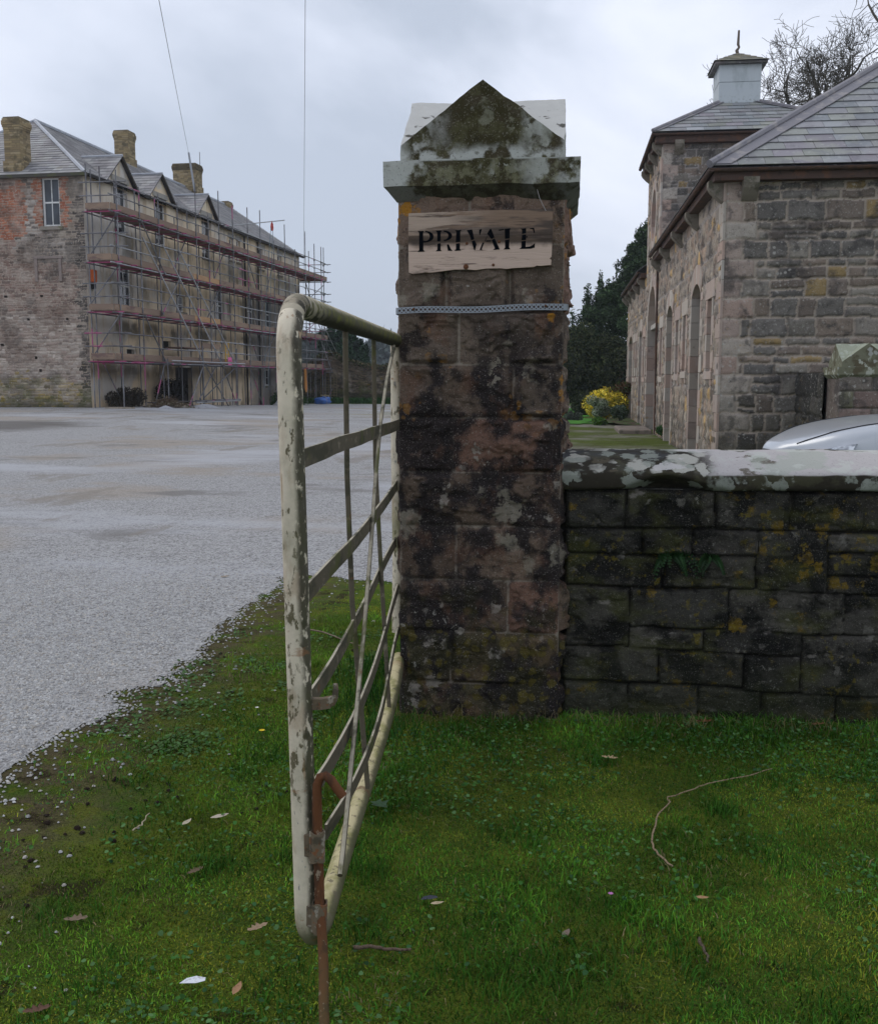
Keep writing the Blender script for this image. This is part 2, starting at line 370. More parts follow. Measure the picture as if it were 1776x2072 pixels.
def sward(n,x0,x1,y0,y1,seed,hf,pf):
    rg=np.random.default_rng(seed); x=rg.uniform(x0,x1,n); y=y0+(y1-y0)*rg.random(n)**1.25
    k=rg.random(n)<pf(x,y); x=x[k];y=y[k]; n=len(x)
    pal=np.array([(.066,.185,.016),(.096,.225,.02),(.046,.15,.017),(.155,.215,.02),(.20,.205,.024),(.075,.195,.036)])
    moss=fbm(x*1.7,y*1.7,3,51); idx=np.where(rg.random(n)<ss(.44,.62,moss)*.85,rg.integers(3,5,n),rg.integers(0,3,n)); idx=np.where(rg.random(n)<.12,5,idx)
    c=pal[idx]*rg.uniform(.6,1.4,(n,1))*(.6+.8*ss(.35,.65,fbm(x*3.1,y*3.1,4,19)))[:,None]; dry=rg.random(n)<.022+.16*ss(.62,.72,fbm(x*2.3,y*2.3,3,77)); c=c*np.where(x<-.8,1.2,1.)[:,None]*np.array([1.,1.,1.])+np.where(x<-.8,.035,0)[:,None]*np.array([1.,.6,0]); c=np.where(dry[:,None],np.array([(.27,.22,.11)])*rg.uniform(.6,1.2,(n,1)),c)
    h=hf(x,y,rg)*np.where(idx>=3,.62,1.)
    return x,y,h,c,moss
allv=[];allq=[];allt=[];allc=[];off=0
def addb(b):
    global off
    v,q,t,c=b; allv.append(v);allq.append(q+off);allt.append(t+off);allc.append(c);off+=len(v)
def vergep(x,y):
    g=gedge(x,y); d=np.clip(ss(.02,-.55,g),0,1)*(.35+.65*ss(.0,-1.3,g))
    bare=ss(.60,.70,fbm(x*2.1+5,y*2.1,4,91))*ss(-1.2,-1.6,x)*.9
    return d*(1-bare)*ss(7.6,6.2,y)*np.where((x>.0)&(y>4.58),0,1)*np.where((x>-.72)&(x<.02)&(y>4.5),0,1)
def hf(x,y,rg):
    n=len(x); t=ss(.52,.68,fbm(x*2.6,y*2.6,3,63))
    wall=np.exp(-np.abs(y-4.5)/.16)*ss(-.9,-.6,x)
    return (.009+.015*rg.random(n)**1.6+.032*t*rg.random(n)**1.5+.05*wall*rg.random(n)**1.5)*(.55+.45*ss(.2,-.7,gedge(x,y)))
x,y,h,c,ms=sward(360000,-3.3,2.2,1.95,7.6,5,hf,vergep)
rg=np.random.default_rng(4); addb(blades(x,y,h,.0022+.0022*rg.random(len(x)),c,6,1.1))
# low moss shoots and flat dead straw between the blades
n=260000; rg=np.random.default_rng(71); x=rg.uniform(-2.4,2.2,n); y=2.0+2.7*rg.random(n)**1.2; k=rg.random(n)<vergep(x,y)*.95; x=x[k];y=y[k]; n=len(x)
c=np.array([(.15,.20,.021),(.095,.175,.02),(.215,.225,.03),(.05,.10,.016)])[rg.integers(0,4,n)]*rg.uniform(.5,1.3,(n,1))*(.65+.7*ss(.35,.65,fbm(x*3.1,y*3.1,4,19)))[:,None]
addb(blades(x,y,rg.uniform(.004,.012,n),.0022+.003*rg.random(n),c,72,1.0))
n=7500; x=rg.uniform(-2.5,2.2,n); y=rg.uniform(2.0,4.6,n); k=rg.random(n)<vergep(x,y)*(.25+.75*ss(.5,.66,fbm(x*2.3,y*2.3,3,77))); x=x[k];y=y[k]; n=len(x)
addb(blades(x,y,rg.uniform(.008,.022,n),.0016+.001*rg.random(n),np.array([(.26,.21,.11)])*rg.uniform(.4,1.2,(n,1)),73,3.2))
# longer tussocks
for i in range(150):
    cx,cy=rg.uniform(-2.6,1.9),rg.uniform(2.0,4.5)
    if gedge(cx,cy)>-.5: continue
    n=rg.integers(50,150); r_=rg.uniform(.03,.10); x=cx+rg.normal(0,r_,n); y=cy+rg.normal(0,r_,n); k=~((y>4.49)&(x>-.73)); x=x[k];y=y[k]; n=len(x)
    c=np.array([(.035,.105,.012)])*rg.uniform(.6,1.5,(n,1)); addb(blades(x,y,rg.uniform(.022,.062,n),.003+.0015*rg.random(n),c,100+i,1.2))
for cx,cy in ((-.78,4.25),(-.86,4.7),(-.95,5.1),(-.72,5.4)):
    n=330; x=cx+rg.normal(0,.1,n); y=cy+rg.normal(0,.12,n); k=~((y>4.49)&(x>-.73)); x=x[k];y=y[k]; n=len(x)
    addb(blades(x,y,rg.uniform(.05,.14,n),.0035+.001*rg.random(n),np.array([(.03,.10,.015)])*rg.uniform(.6,1.4,(n,1)),int(500+cy*10),1.0))
# dry stalks by the wall foot
n=420; x=rg.uniform(-.9,1.9,n); y=4.40+.1*rg.random(n); addb(blades(x,y,rg.uniform(.03,.11,n),.0022+0*x,np.array([(.21,.165,.08)])*rg.uniform(.5,1.2,(n,1)),77,2.0))
V=np.vstack(allv); q=np.vstack(allq); t=np.vstack(allt); Cc=np.vstack(allc)
me=bpy.data.meshes.new('grass'); me.vertices.add(len(V)); me.vertices.foreach_set('co',V.ravel())
li=np.concatenate([q.ravel(),t.ravel()]); me.loops.add(len(li)); me.loops.foreach_set('vertex_index',li.astype(np.int32))
me.polygons.add(len(q)+len(t)); me.polygons.foreach_set('loop_start',np.concatenate([np.arange(len(q))*4,len(q)*4+np.arange(len(t))*3]).astype(np.int32)); me.update(calc_edges=True)
a=me.color_attributes.new('Col','FLOAT_COLOR','POINT'); a.data.foreach_set('color',np.hstack([Cc,np.ones((len(Cc),1))]).ravel())
m_grass=M('grass blade','Col',rough=.8,spec=.06); me.materials.append(m_grass)
o=link('grass',me); setp(o,kind='stuff')
# clover, daisies' leaves and other broad leaved ground cover
def leaflets(x,y,r,c,seed,zlo=.008,zhi=.03):
    rg=np.random.default_rng(seed); n=len(x); th=rg.random(n)*6.28; tl=rg.uniform(-.5,.5,n); tm=rg.uniform(-.5,.5,n); z=hgt(x,y)+rg.uniform(zlo,zhi,n)
    k=6; an=np.arange(k)/k*6.283; sh=np.array([1.,.8,.85,.7,.85,.8])
    px=np.cos(an+th[:,None])*r[:,None]*sh; py=np.sin(an+th[:,None])*r[:,None]*sh
    V=np.stack([x[:,None]+px,y[:,None]+py,z[:,None]+px*tl[:,None]+py*tm[:,None]],-1)
    f=np.arange(n*k).reshape(n,k); return V.reshape(-1,3),f,np.repeat(c,k,0)
n=30000; x=rg.uniform(-2.4,2.2,n); y=rg.uniform(2.0,4.56,n); dens=np.clip(ss(.46,.66,fbm(x*1.9,y*1.9,3,33))*.55+.75*ss(.3,1.2,x)*ss(3.1,4.3,y)+.5*np.exp(-np.abs(y-4.45)/.1)*ss(-.7,-.2,x),0,1)*vergep(x,y)
k=rg.random(n)<dens; x=x[k];y=y[k]; n=len(x); c=np.array([(.035,.105,.022),(.05,.13,.026),(.07,.14,.05),(.03,.08,.028)])[rg.integers(0,4,n)]*rg.uniform(.6,1.35,(n,1))
v1,f1,c1=leaflets(x,y,rg.uniform(.004,.0105,n),c,9)
n=1500; cl=rg.integers(0,30,n); px_=rg.uniform(-1.95,-1.0,30); py_=rg.uniform(3.9,6.0,30); x=px_[cl]+rg.normal(0,.05,n); y=py_[cl]+rg.normal(0,.06,n)
v2,f2,c2=leaflets(x,y,rg.uniform(.006,.013,n),np.array([(.065,.125,.04)])*rg.uniform(.6,1.25,(n,1)),10,.006,.016)
o=link('clover',rawmesh('clover',np.vstack([v1,v2]),np.vstack([f1,f2+len(v1)]),False,np.vstack([c1,c2]),mats=[M('small leaf','Col',rough=.8,spec=.06)])); setp(o,kind='stuff')
# earth crumbs, worm casts
n=520; x=rg.uniform(-2.3,-.9,n); y=rg.uniform(2.3,5.6,n); k=(rg.random(n)<ss(.57,.66,fbm(x*2.1+5,y*2.1,4,91)))&(gedge(x,y)<-.15); x=x[k];y=y[k]
v,f,c=pebbles(len(x),0,1,0,1,.008,.02,lambda a,b:np.ones(len(a)),3) if 0 else pebbles(len(x),0,1,0,1,.004,.011,lambda a,b:np.ones(len(a)),3)
v=v.reshape(-1,8,3); cen=v.mean(1,keepdims=True); v=v-cen; v[:,:,0]+=x[:,None]; v[:,:,1]+=y[:,None]; v[:,:,2]+=(hgt(x,y)+.006)[:,None]
o=link('soil_crumbs',rawmesh('soil_crumbs',v.reshape(-1,3),f,False,np.tile([.022,.016,.012],(len(c),1)),mats=[m_peb])); setp(o,kind='stuff')
# ---------------- gate pillar ----------------
PX0,PX1,PY0,PY1=-.706,.0,4.516,5.222
PZ=[-.10,.149,.385,.622,.861,1.101,1.338,1.570,1.799,2.070,2.315]
PJ=[(-.194,),(-.477,),(-.224,),(-.453,),(-.235,),(-.468,),(-.209,),(-.444,),(-.226,-.50),(-.399,)]
palP=[(.205,.145,.108),(.185,.135,.102),(.225,.14,.105),(.16,.122,.094),(.20,.155,.118)]
prect=[]
for i in range(10):
    xs=[PX0]+sorted(PJ[i])+[PX1]
    prect+= [(xs[j],PZ[i],xs[j+1],PZ[i+1]) for j in range(len(xs)-1)]
def pcol(rg,u,v,w_,h):
    c=np.array(palP[rg.integers(5)])*rg.uniform(.70,1.12)
    if v<.40: c=c*np.array([.50,.58,.44])
    elif v<1.4: c=c*np.array([.82,.76,.73])
    return c
stain=[((.020,.017,.018),[('n',(4.5,4.5,4),.43,.53,9),('z',2.1,1.5,.5,3)],.94),((.020,.017,.018),[('n',(9,9,7),.56,.64,6)],.75),((.040,.038,.018),[('n',(7,7,5),.48,.6,6),('z',.75,.35,.3,4)],.7),
  ((.29,.26,.20),[('v',9,.75,.06,1.0),('n',3,.52,.58),('z',.4,.8)],.6),((.30,.27,.23),[('v',14,.6,.06,1.1),('n',4,.54,.6)],.75),((.40,.185,.02),[('v',19,.62,.05,.5),('n',2.2,.50,.57),('z',1.2,1.6)],.9),
  ((.13,.105,.02),[('v',24,.7,.1,.5),('z',.6,.3,.2,5)],.65),((.36,.34,.30),[('n',(34,34,34),.66,.69,4),('n',4,.5,.6)],.7),((.16,.085,.055),[('n',(7,7,5),.52,.66,6)],.5),((.34,.31,.28),[('n',(170,170,170),.60,.70,2)],.55),((.02,.018,.017),[('n',(120,120,120),.57,.70,3)],.6)]
m_pil=M('rock faced sandstone','Col',stain,rough=.95,bump=[(140,.8,.006,4),(38,.8,.014,6)],spec=.15)
pil=thing('gate_pillar','rough sandstone gate pillar with a gabled lichen-spotted cap, beside the open white gate','gate pillar',((PX0+PX1)/2,(PY0+PY1)/2,0))
pc=np.array(pil.location)
us=np.arange(PX0,PX1+.001,.0055); us=np.linspace(PX0,PX1,len(us)); vs=np.linspace(-.1,2.32,400)
def pface(seed,flip=False):
    U,V,H,col=stone_sheet(prect if not flip else [(-.706,PZ[i],0,PZ[i+1]) for i in range(10)],us,vs,.032,.0036,palP,(.27,.23,.185),seed,edge=.020,wob=.003,facet=.9,rec=.0015,colf=pcol,ter=1.0)
    mg=ss(.0,.012,np.minimum(U-PX0,PX1-U))*.12+.88*ss(.022,.055,np.minimum(U-PX0,PX1-U)) if not flip else ss(.0,.05,np.minimum(U-PX0,PX1-U))
    H=H*mg
    return U,V,H,col
U,V,H,col=pface(3); VV=[np.stack([U,PY0-H,V],-1).reshape(-1,3)]; FF=[grid_faces(len(us),len(vs))]; CC=[col.reshape(-1,4)]; o_=U.size
U,V,H,col=pface(8,True); H=H*1.05
VV.append(np.stack([PX1+H,PY0+(U-PX0),V],-1).reshape(-1,3)); FF.append(grid_faces(len(us),len(vs))+o_); CC.append(col.reshape(-1,4)); o_+=U.size
U,V,H,col=pface(13,True); H=H*.8
VV.append(np.stack([PX0-H,PY0+(U-PX0),V],-1).reshape(-1,3)); FF.append(grid_faces(len(us),len(vs),flip=True)+o_); CC.append(col.reshape(-1,4)); o_+=U.size
VV.append(np.array([(PX0,PY1,-.1),(PX1,PY1,-.1),(PX1,PY1,2.32),(PX0,PY1,2.32)])); FF.append(np.array([[1,0,3,2]])+o_); CC.append(np.tile([.1,.08,.07,1],(4,1)))
o=link('shaft',rawmesh('shaft',np.vstack(VV)-pc,np.vstack(FF),True,np.vstack(CC),mats=[m_pil]),pil)
# cap
def solid_sheets(name,quads,m,parent,res=.012,amp=.004,seed=1,base=(.3,.3,.27)):
    # each quad: 4 corners -> dense grid, displaced along the surface normal by 3D-ish noise, edges kept shared by position based noise
    VV=[];FF=[];o_=0
    for qd in quads:
        p=[np.array(a,float) for a in qd]; nu=max(2,int(max(np.linalg.norm(p[1]-p[0]),np.linalg.norm(p[2]-p[3]))/res)+1); nv=max(2,int(max(np.linalg.norm(p[3]-p[0]),np.linalg.norm(p[2]-p[1]))/res)+1)
        a,b=np.meshgrid(np.linspace(0,1,nu),np.linspace(0,1,nv),indexing='ij'); a=a[...,None];b=b[...,None]
        P=(p[0]*(1-a)+p[1]*a)*(1-b)+(p[3]*(1-a)+p[2]*a)*b
        for k in range(3):
            j,l=(k+1)%3,(k+2)%3
            P[...,k]+=(fbm(P[...,j]*9+P[...,l]*5,P[...,l]*9-P[...,k]*7,4,seed+k)-.5)*2*amp
        VV.append(P.reshape(-1,3)); FF.append(grid_faces(nu,nv)+o_); o_+=P[...,0].size
    v=np.vstack(VV); 
    return link(name,rawmesh(name,v-np.array(root(parent).location),np.vstack(FF),True,np.tile(base+(1,),(len(v),1)),mats=[m]),parent)
def boxq(x0,x1,y0,y1,z0,z1):
    return [((x0,y0,z0),(x1,y0,z0),(x1,y0,z1),(x0,y0,z1)),((x1,y0,z0),(x1,y1,z0),(x1,y1,z1),(x1,y0,z1)),((x1,y1,z0),(x0,y1,z0),(x0,y1,z1),(x1,y1,z1)),((x0,y1,z0),(x0,y0,z0),(x0,y0,z1),(x0,y1,z1)),((x0,y0,z1),(x1,y0,z1),(x1,y1,z1),(x0,y1,z1)),((x0,y1,z0),(x1,y1,z0),(x1,y0,z0),(x0,y0,z0))]
def frusq(a,b,z0,z1):
    (x0,x1,y0,y1),(X0,X1,Y0,Y1)=a,b
    return [((x0,y0,z0),(x1,y0,z0),(X1,Y0,z1),(X0,Y0,z1)),((x1,y0,z0),(x1,y1,z0),(X1,Y1,z1),(X1,Y0,z1)),((x1,y1,z0),(x0,y1,z0),(X0,Y1,z1),(X1,Y1,z1)),((x0,y1,z0),(x0,y0,z0),(X0,Y0,z1),(X0,Y1,z1))]
def gables(x0,x1,y0,y1,z0,z1,z2):
    xm,ym=(x0+x1)/2,(y0+y1)/2; c=(xm,ym,z2); Q=[]
    Q+= boxq(x0,x1,y0,y1,z0,z1)[:4]
    fr,bk,rg_,lf=(xm,y0,z2),(xm,y1,z2),(x1,ym,z2),(x0,ym,z2)
    A,B,D,E_=(x0,y0,z1),(x1,y0,z1),(x1,y1,z1),(x0,y1,z1)
    Q+=[(A,B,fr,fr),(B,D,rg_,rg_),(D,E_,bk,bk),(E_,A,lf,lf)]
    for k,(p,q,r) in enumerate(((fr,A,lf),(rg_,B,fr),(bk,D,rg_),(lf,E_,bk))): Q+=[(q,p,c,c),(r,q,c,c)] if 1 else []
    return Q
lich_undershade=[((.040,.036,.014),[('n',(6,6,9),.40,.58,9)],.9),((.085,.08,.04),[('n',(14,14,14),.48,.64,8)],.8),((.20,.20,.145),[('v',17,.8,.10,.9),('n',6,.43,.55)],.75),((.025,.02,.014),[('n',(5,5,5),.58,.66,8)],.8),
  ((.34,.35,.30),[('v',9,.8,.08,1.),('n',3.4,.55,.62)],.8),((.17,.165,.10),[('z',2.43,2.42),('n',(16,16,16),.47,.60,8)],.8),((.44,.455,.42),[('z',2.50,2.44,.10,14),('z',2.408,2.416),('n',(7,5,7),.46,.54,10)],.93),((.44,.45,.42),[('x',-.13,-.27,.25,9),('n',(7,7,7),.49,.56,9)],.9),((.40,.41,.37),[('x',.15,.28,.25,9),('n',(7,7,7),.48,.55,9)],.85),((.46,.475,.44),[('x',-.29,-.36,.12,12),('n',(9,9,9),.36,.48,8)],.9),((.42,.43,.40),[('x',.30,.37,.12,12),('n',(9,9,9),.40,.50,8)],.85),((.36,.34,.30),[('n',(150,150,150),.58,.70,2)],.4),((.03,.026,.02),[('n',(110,110,110),.58,.70,3)],.5),((.035,.028,.018),[('N','z',.35,.6),('x',.12,.3,.2,4),('n',(8,8,12),.50,.57,7)],.8),
  ((.52,.515,.49),[('N','z',.35,.6,.5,9)],.93),((.030,.024,.016),[('N','z',.3,.5),('n',(14,14,20),.60,.66,5)],.85),((.03,.028,.02),[('N','z',-.4,-.7)],.7)]  # last layer paints shade under the slab into the stone colour
m_cap=M('lichened cap stone',(.058,.048,.028),lich_undershade,rough=.95,bump=[(90,.5,.005),(26,.5,.008)],spec=.15)
def pillar_cap(pil,x0,x1,y0,y1,zt,m,nm=('cap_slab','cap_gable'),seed=1,zs=(0,.09,.105,.19,.36)):
    s=x0-.052,x1+.062,y0-.062,y1+.062
    solid_sheets(nm[0],frusq((x0-.004,x1+.004,y0-.004,y1+.004),s,zt-.035,zt+.02)+boxq(s[0],s[1],s[2],s[3],zt+.02,zt+.125)[:5],m,pil,seed=seed,amp=.006)
    solid_sheets(nm[1],gables(x0+.012,x1-.002,y0-.006,y1-.01,zt+.115,zt+.20,zt+.455),m,pil,seed=seed+5,amp=.008)
pillar_cap(pil,PX0,PX1,PY0,PY1,2.292,m_cap)
# ---------------- PRIVATE sign ----------------
def Zs(x,y): # photo crop -> board coordinates (x right, z up) in metres
    return (-.6555+(x-302)*.6085/1103, 2.207-(y-1150)*.243/470)
m_board=M('weathered painted board',(.23,.16,.115),[
  ((.075,.060,.052),[('n',(3,3,26),.40,.54,6)],.9),((.56,.43,.35),[('z',.135,.10,.05,14),('n',(3.5,3.5,16),.33,.45,6)],.95),
  ((.46,.36,.285),[('z',.13,.20,.02,9),('x',.12,-.18,.3,3),('n',(4,4,34),.42,.52,7)],.85),
  ((.030,.022,.018),[('n',(4,4,60),.60,.68,4)],.7),((.33,.13,.05),[('x',.19,.29,.1,6),('z',.07,.03,.05,12),('n',8,.45,.65)],.7),
  ((.06,.045,.035),[('z',.118,.135,.02,20),('z',.175,.15,.02,20),('n',(3,3,30),.36,.52)],.85)],rough=.9,bump=[((5,5,90),.6,.006,4)],spec=.15)
sg=thing('wooden_sign','weathered wooden board lettered PRIVATE in black, nailed high on the gate pillar','sign',(-.35,4.466,1.95))
SY=4.470
b=MB(); bp=[(302,1158),(700,1150),(1100,1143),(1404,1141),(1400,1400),(1397,1520),(1380,1535),(1396,1545),(1393,1585),(1310,1592),(1285,1588),(1265,1600),(1190,1603),(1100,1607),(1060,1613),(1000,1606),(900,1608),(820,1619),(740,1612),(660,1612),(560,1625),(480,1634),(430,1632),(380,1641),(330,1644),(303,1632),(299,1400)]
b.prism([Zs(*p) for p in bp],1,SY,SY+.018); o=b.build('board',m_board,sg,world=True)
m_ink=M('flaked black paint',(.005,.006,.008),[((.20,.15,.11),[('n',(22,22,70),.70,.73,6)],.9)],rough=.95,spec=.02)
def arc(cx,cy,rx,ry,a0,a1,n=10): return [(cx+rx*math.cos(R(a0+(a1-a0)*i/n)),cy+ry*math.sin(R(a0+(a1-a0)*i/n))) for i in range(n+1)]
def bowl(x,cy,rx,ry,t): return arc(x,cy,rx,ry,-90,90)+arc(x,cy,rx-t,ry-10,90,-90)
L_=[]
L_.append([[(372,1300),(420,1300),(420,1308),(414,1312),(416,1450),(428,1466),(372,1468),(384,1452),(384,1316)],bowl(430,1346,66,46,30),[(416,1378),(440,1384),(440,1392),(416,1394)]])
L_.append([[(510,1300),(556,1300),(556,1308),(550,1312),(550,1385),(524,1385),(524,1314)],[(526,1404),(550,1400),(550,1452),(558,1464),(511,1465),(524,1452)],bowl(574,1342,64,42,28),[(598,1412),(612,1410),(628,1446),(642,1464),(606,1462)]])
L_.append([[(660,1300),(712,1297),(700,1310),(700,1392),(666,1394),(672,1312)],[(668,1406),(698,1402),(698,1448),(708,1462),(656,1464),(668,1450)]])
L_.append([[(750,1300),(792,1296),(800,1330),(808,1372),(784,1380),(774,1342)],[(788,1390),(812,1382),(826,1412),(814,1462),(808,1460)],[(846,1298),(866,1292),(852,1340),(847,1338)]])
L_.append([[(928,1294),(936,1292),(962,1360),(940,1374),(906,1330)],[(942,1382),(964,1370),(1000,1448),(1004,1458),(952,1460),(966,1448)],[(912,1340),(904,1356),(886,1392),(893,1390)],[(884,1402),(872,1400),(850,1458),(868,1460),(866,1450)],[(900,1384),(936,1384),(936,1392),(898,1394)]])
L_.append([[(1040,1296),(1084,1291),(1078,1306),(1077,1370),(1043,1374)],[(1043,1384),(1076,1379),(1074,1440),(1084,1457),(1032,1458),(1044,1444)],[(992,1300),(1034,1296),(1034,1302),(998,1308)]])
L_.append([[(1160,1295),(1202,1292),(1202,1332),(1172,1336),(1172,1306)],[(1172,1346),(1202,1342),(1202,1384),(1168,1388)],[(1168,1396),(1200,1392),(1200,1440),(1228,1438),(1252,1428),(1270,1410),(1268,1446),(1240,1455),(1152,1456),(1168,1442)],[(1232,1292),(1262,1290),(1268,1330),(1262,1330),(1252,1300),(1232,1299)],[(1204,1358),(1214,1356),(1214,1364),(1204,1366)]])
for lt in L_:
    b=MB()
    for pg in lt: b.prism([Zs(*p) for p in pg],1,SY-.0012,SY+.002)
    b.build('letter',m_ink,sg,world=True)
m_nail=M('rusty nail',(.14,.055,.025),[((.03,.02,.015),[('n',300,.5,.6)],.8)],rough=.9)
for (x,y),r in (((752,1405),.006),((998,1395),.006),((745,1592),.011),((955,1580),.006)):
    xx,zz=Zs(x,y); b=MB(); b.tube([(xx,SY+.004,zz),(xx,SY-.002,zz),(xx,SY-.0045,zz)],[r,r,r*.6],10); b.build('nail',m_nail,sg,world=True)
b=MB()
for (x,y),h in (((752,1420),.035),((998,1412),.028),((955,1590),.02)):
    pass
x0,z0=Zs(1280,980); x1,z1=Zs(1350,1140)
b.tube([(x0,4.474,z0),(x0+.012,4.470,(z0+z1)/2),(x1,4.468,z1-.01)],.0013,5); b.build('wire',M('old wire',(.35,.33,.32),rough=.5),sg,world=True)
# ---------------- perforated strap ----------------
m_galv=M('galvanised strap',(.26,.285,.31),[((.22,.24,.27),[('n',30,.5,.65)],.6)],rough=.45,metal=.6,spec=.5)
m_hole=M('strap hole',(.05,.035,.03),rough=.95)
st=thing('metal_strap','perforated galvanised steel strap bound round the pillar below the sign','strap',(-.35,4.47,1.8))
b=MB(); n=60; ys=4.473
zf=lambda x:1.797+.012*(x-PX0)/.706+.003*math.sin((x-PX0)*14)
yo=lambda x: ys-.004*math.sin((x-PX0)*9)
V=[];Fs=[]
pts=[(PX0-.012,5.0),(PX0-.012,4.52),(PX0-.008,4.482)]+[(x,yo(x)) for x in np.linspace(PX0,PX1,40)]+[(PX1+.016,4.482),(PX1+.022,4.52),(PX1+.024,5.0)]
for x,y in pts:
    z=zf(min(max(x,PX0),PX1)); V+=[(x,y,z-.0135),(x,y,z+.0135),(x,y+.0015,z+.0135),(x,y+.0015,z-.0135)]
for i in range(len(pts)-1):
    for k in range(4): Fs.append((i*4+k,i*4+(k+1)%4,i*4+4+(k+1)%4,i*4+4+k))
b.add(V,Fs); b.m=1
def disc(x,z,r):
    y=yo(x)-.0006; b.add([(x+r*math.cos(a),y,z+r*math.sin(a)) for a in np.arange(8)/8*6.283],[list(range(8))])
for i in range(38):
    x=PX0+.01+i*.0185
    if x>PX1-.005: break
    disc(x,zf(x),.0052); disc(x+.009,zf(x)+.0075,.0028); disc(x+.009,zf(x)-.0075,.0028)
b.build('band',[m_galv,m_hole],st,world=True)
for x in (-.635,-.075):
    b=MB(); b.tube([(x,yo(x)+.003,zf(x)),(x+.002,yo(x)-.014,zf(x)+.004)],.0045,8); b.build('screw',m_nail,st,world=True)
# ---------------- boundary wall ----------------
WY=4.60; WX1=3.4
def zx(x): return .0212+(x-75)*(1.2952-.0212)/(1690-75)
def zz_(y): return 1.0253-(y-370)*(1.0253+.0101)/1250
R4=[(75,370,410,577),(410,370,900,577),(900,370,1300,577),(1300,370,1690,577),(1690,370,2100,577),(75,577,510,720),(510,577,780,720),(780,577,1135,720),(1135,577,1510,912),(1510,590,1850,690),(1510,690,1900,812),(1510,812,1900,915),(75,720,625,897),(625,720,1125,897),(75,897,445,1225),(445,897,990,1115),(990,897,1615,1130),(1615,915,2000,1130),(445,1115,860,1235),(860,1115,1390,1250),(1390,1130,2000,1460),(75,1225,615,1418),(615,1235,1085,1430),(1085,1250,1390,1450),(75,1418,450,1720),(450,1425,835,1720),(835,1435,1190,1720),(1190,1450,1590,1720),(1590,1460,2000,1720)]
wr=[(zx(a),zz_(d),zx(c),zz_(b_)) for a,b_,c,d in [(p,q,2100 if r>1800 else r,t) for p,q,r,t in R4]]
wr+=rubble(np.random.default_rng(5),1.62,WX1,-.1,1.03,(.12,.22),(.25,.5),.15)
palW=[(.055,.051,.042),(.082,.076,.064),(.042,.040,.034),(.068,.063,.054),(.05,.047,.038)]
m_wall=M('dark limestone','Col',[((.011,.011,.010),[('n',(5,5,5),.44,.55,9)],.93),((.055,.058,.018),[('n',(4,4,7),.50,.66,7)],.7),((.17,.16,.14),[('v',16,.5,.06,1.2),('n',5,.54,.62)],.7),
  ((.22,.20,.18),[('n',(5,5,9),.64,.69,7)],.7),((.16,.105,.012),[('v',17,.6,.08,1.2),('n',(3.4,3.4,4),.52,.60)],.8),((.14,.11,.014),[('n',(26,26,26),.57,.64,5),('n',2.6,.45,.56)],.7),((.24,.23,.20),[('n',(42,42,42),.64,.69,4),('n',3.4,.45,.6)],.6),((.025,.03,.012),[('z',.35,.0,.15,6)],.6),((.22,.21,.18),[('n',(170,170,170),.60,.70,2)],.55),((.010,.010,.009),[('n',(120,120,120),.57,.70,3)],.6),((.014,.013,.012),[('a',.5,0)],.85)],rough=.95,bump=[(120,.8,.006,4),(34,.8,.016,6)],spec=.15)
wl=thing('boundary_wall','low dark mossy stone wall with a chipped pale coping, running right from the gate pillar','wall',(1.7,4.8,0))
us=np.linspace(.002,WX1,460); vs=np.linspace(-.1,1.035,200)
U,V,H,col=stone_sheet(wr,us,vs,.019,.0022,palW,(.030,.028,.022),23,edge=.014,wob=.008,facet=.6,rec=.009,ter=1.1)
VV=[np.stack([U,WY-H,V],-1).reshape(-1,3)]; FF=[grid_faces(len(us),len(vs))]; CC=[col.reshape(-1,4)]; o_=U.size
VV.append(np.array([(0,5.02,-.1),(WX1,5.02,-.1),(WX1,5.02,1.035),(0,5.02,1.035),(WX1,4.6,-.1),(WX1,4.6,1.035)])); FF.append(np.array([[1,0,3,2],[4,1,2,5]])+o_); CC.append(np.tile([.06,.055,.05,1],(6,1)))
link('masonry',rawmesh('masonry',np.vstack(VV)-np.array(wl.location),np.vstack(FF),True,np.vstack(CC),mats=[m_wall]),wl)
prof=[(5.10,1.02),(5.10,1.09),(5.06,1.125),(4.98,1.165),(4.86,1.19),(4.76,1.185),(4.66,1.158),(4.58,1.125),(4.555,1.11),(4.545,1.095),(4.547,1.075),(4.548,1.055),(4.55,1.035),(4.565,1.028),(4.62,1.03)]
pd=[];
for i in range(len(prof)-1):
    n=max(2,int(np.hypot(prof[i+1][0]-prof[i][0],prof[i+1][1]-prof[i][1])/.008)); pd+=[(prof[i][0]+(prof[i+1][0]-prof[i][0])*t/n,prof[i][1]+(prof[i+1][1]-prof[i][1])*t/n) for t in range(n)]
pd=np.array(pd+[prof[-1]])
for _ in range(2): pd[1:-1]=(pd[:-2]+2*pd[1:-1]+pd[2:])/4
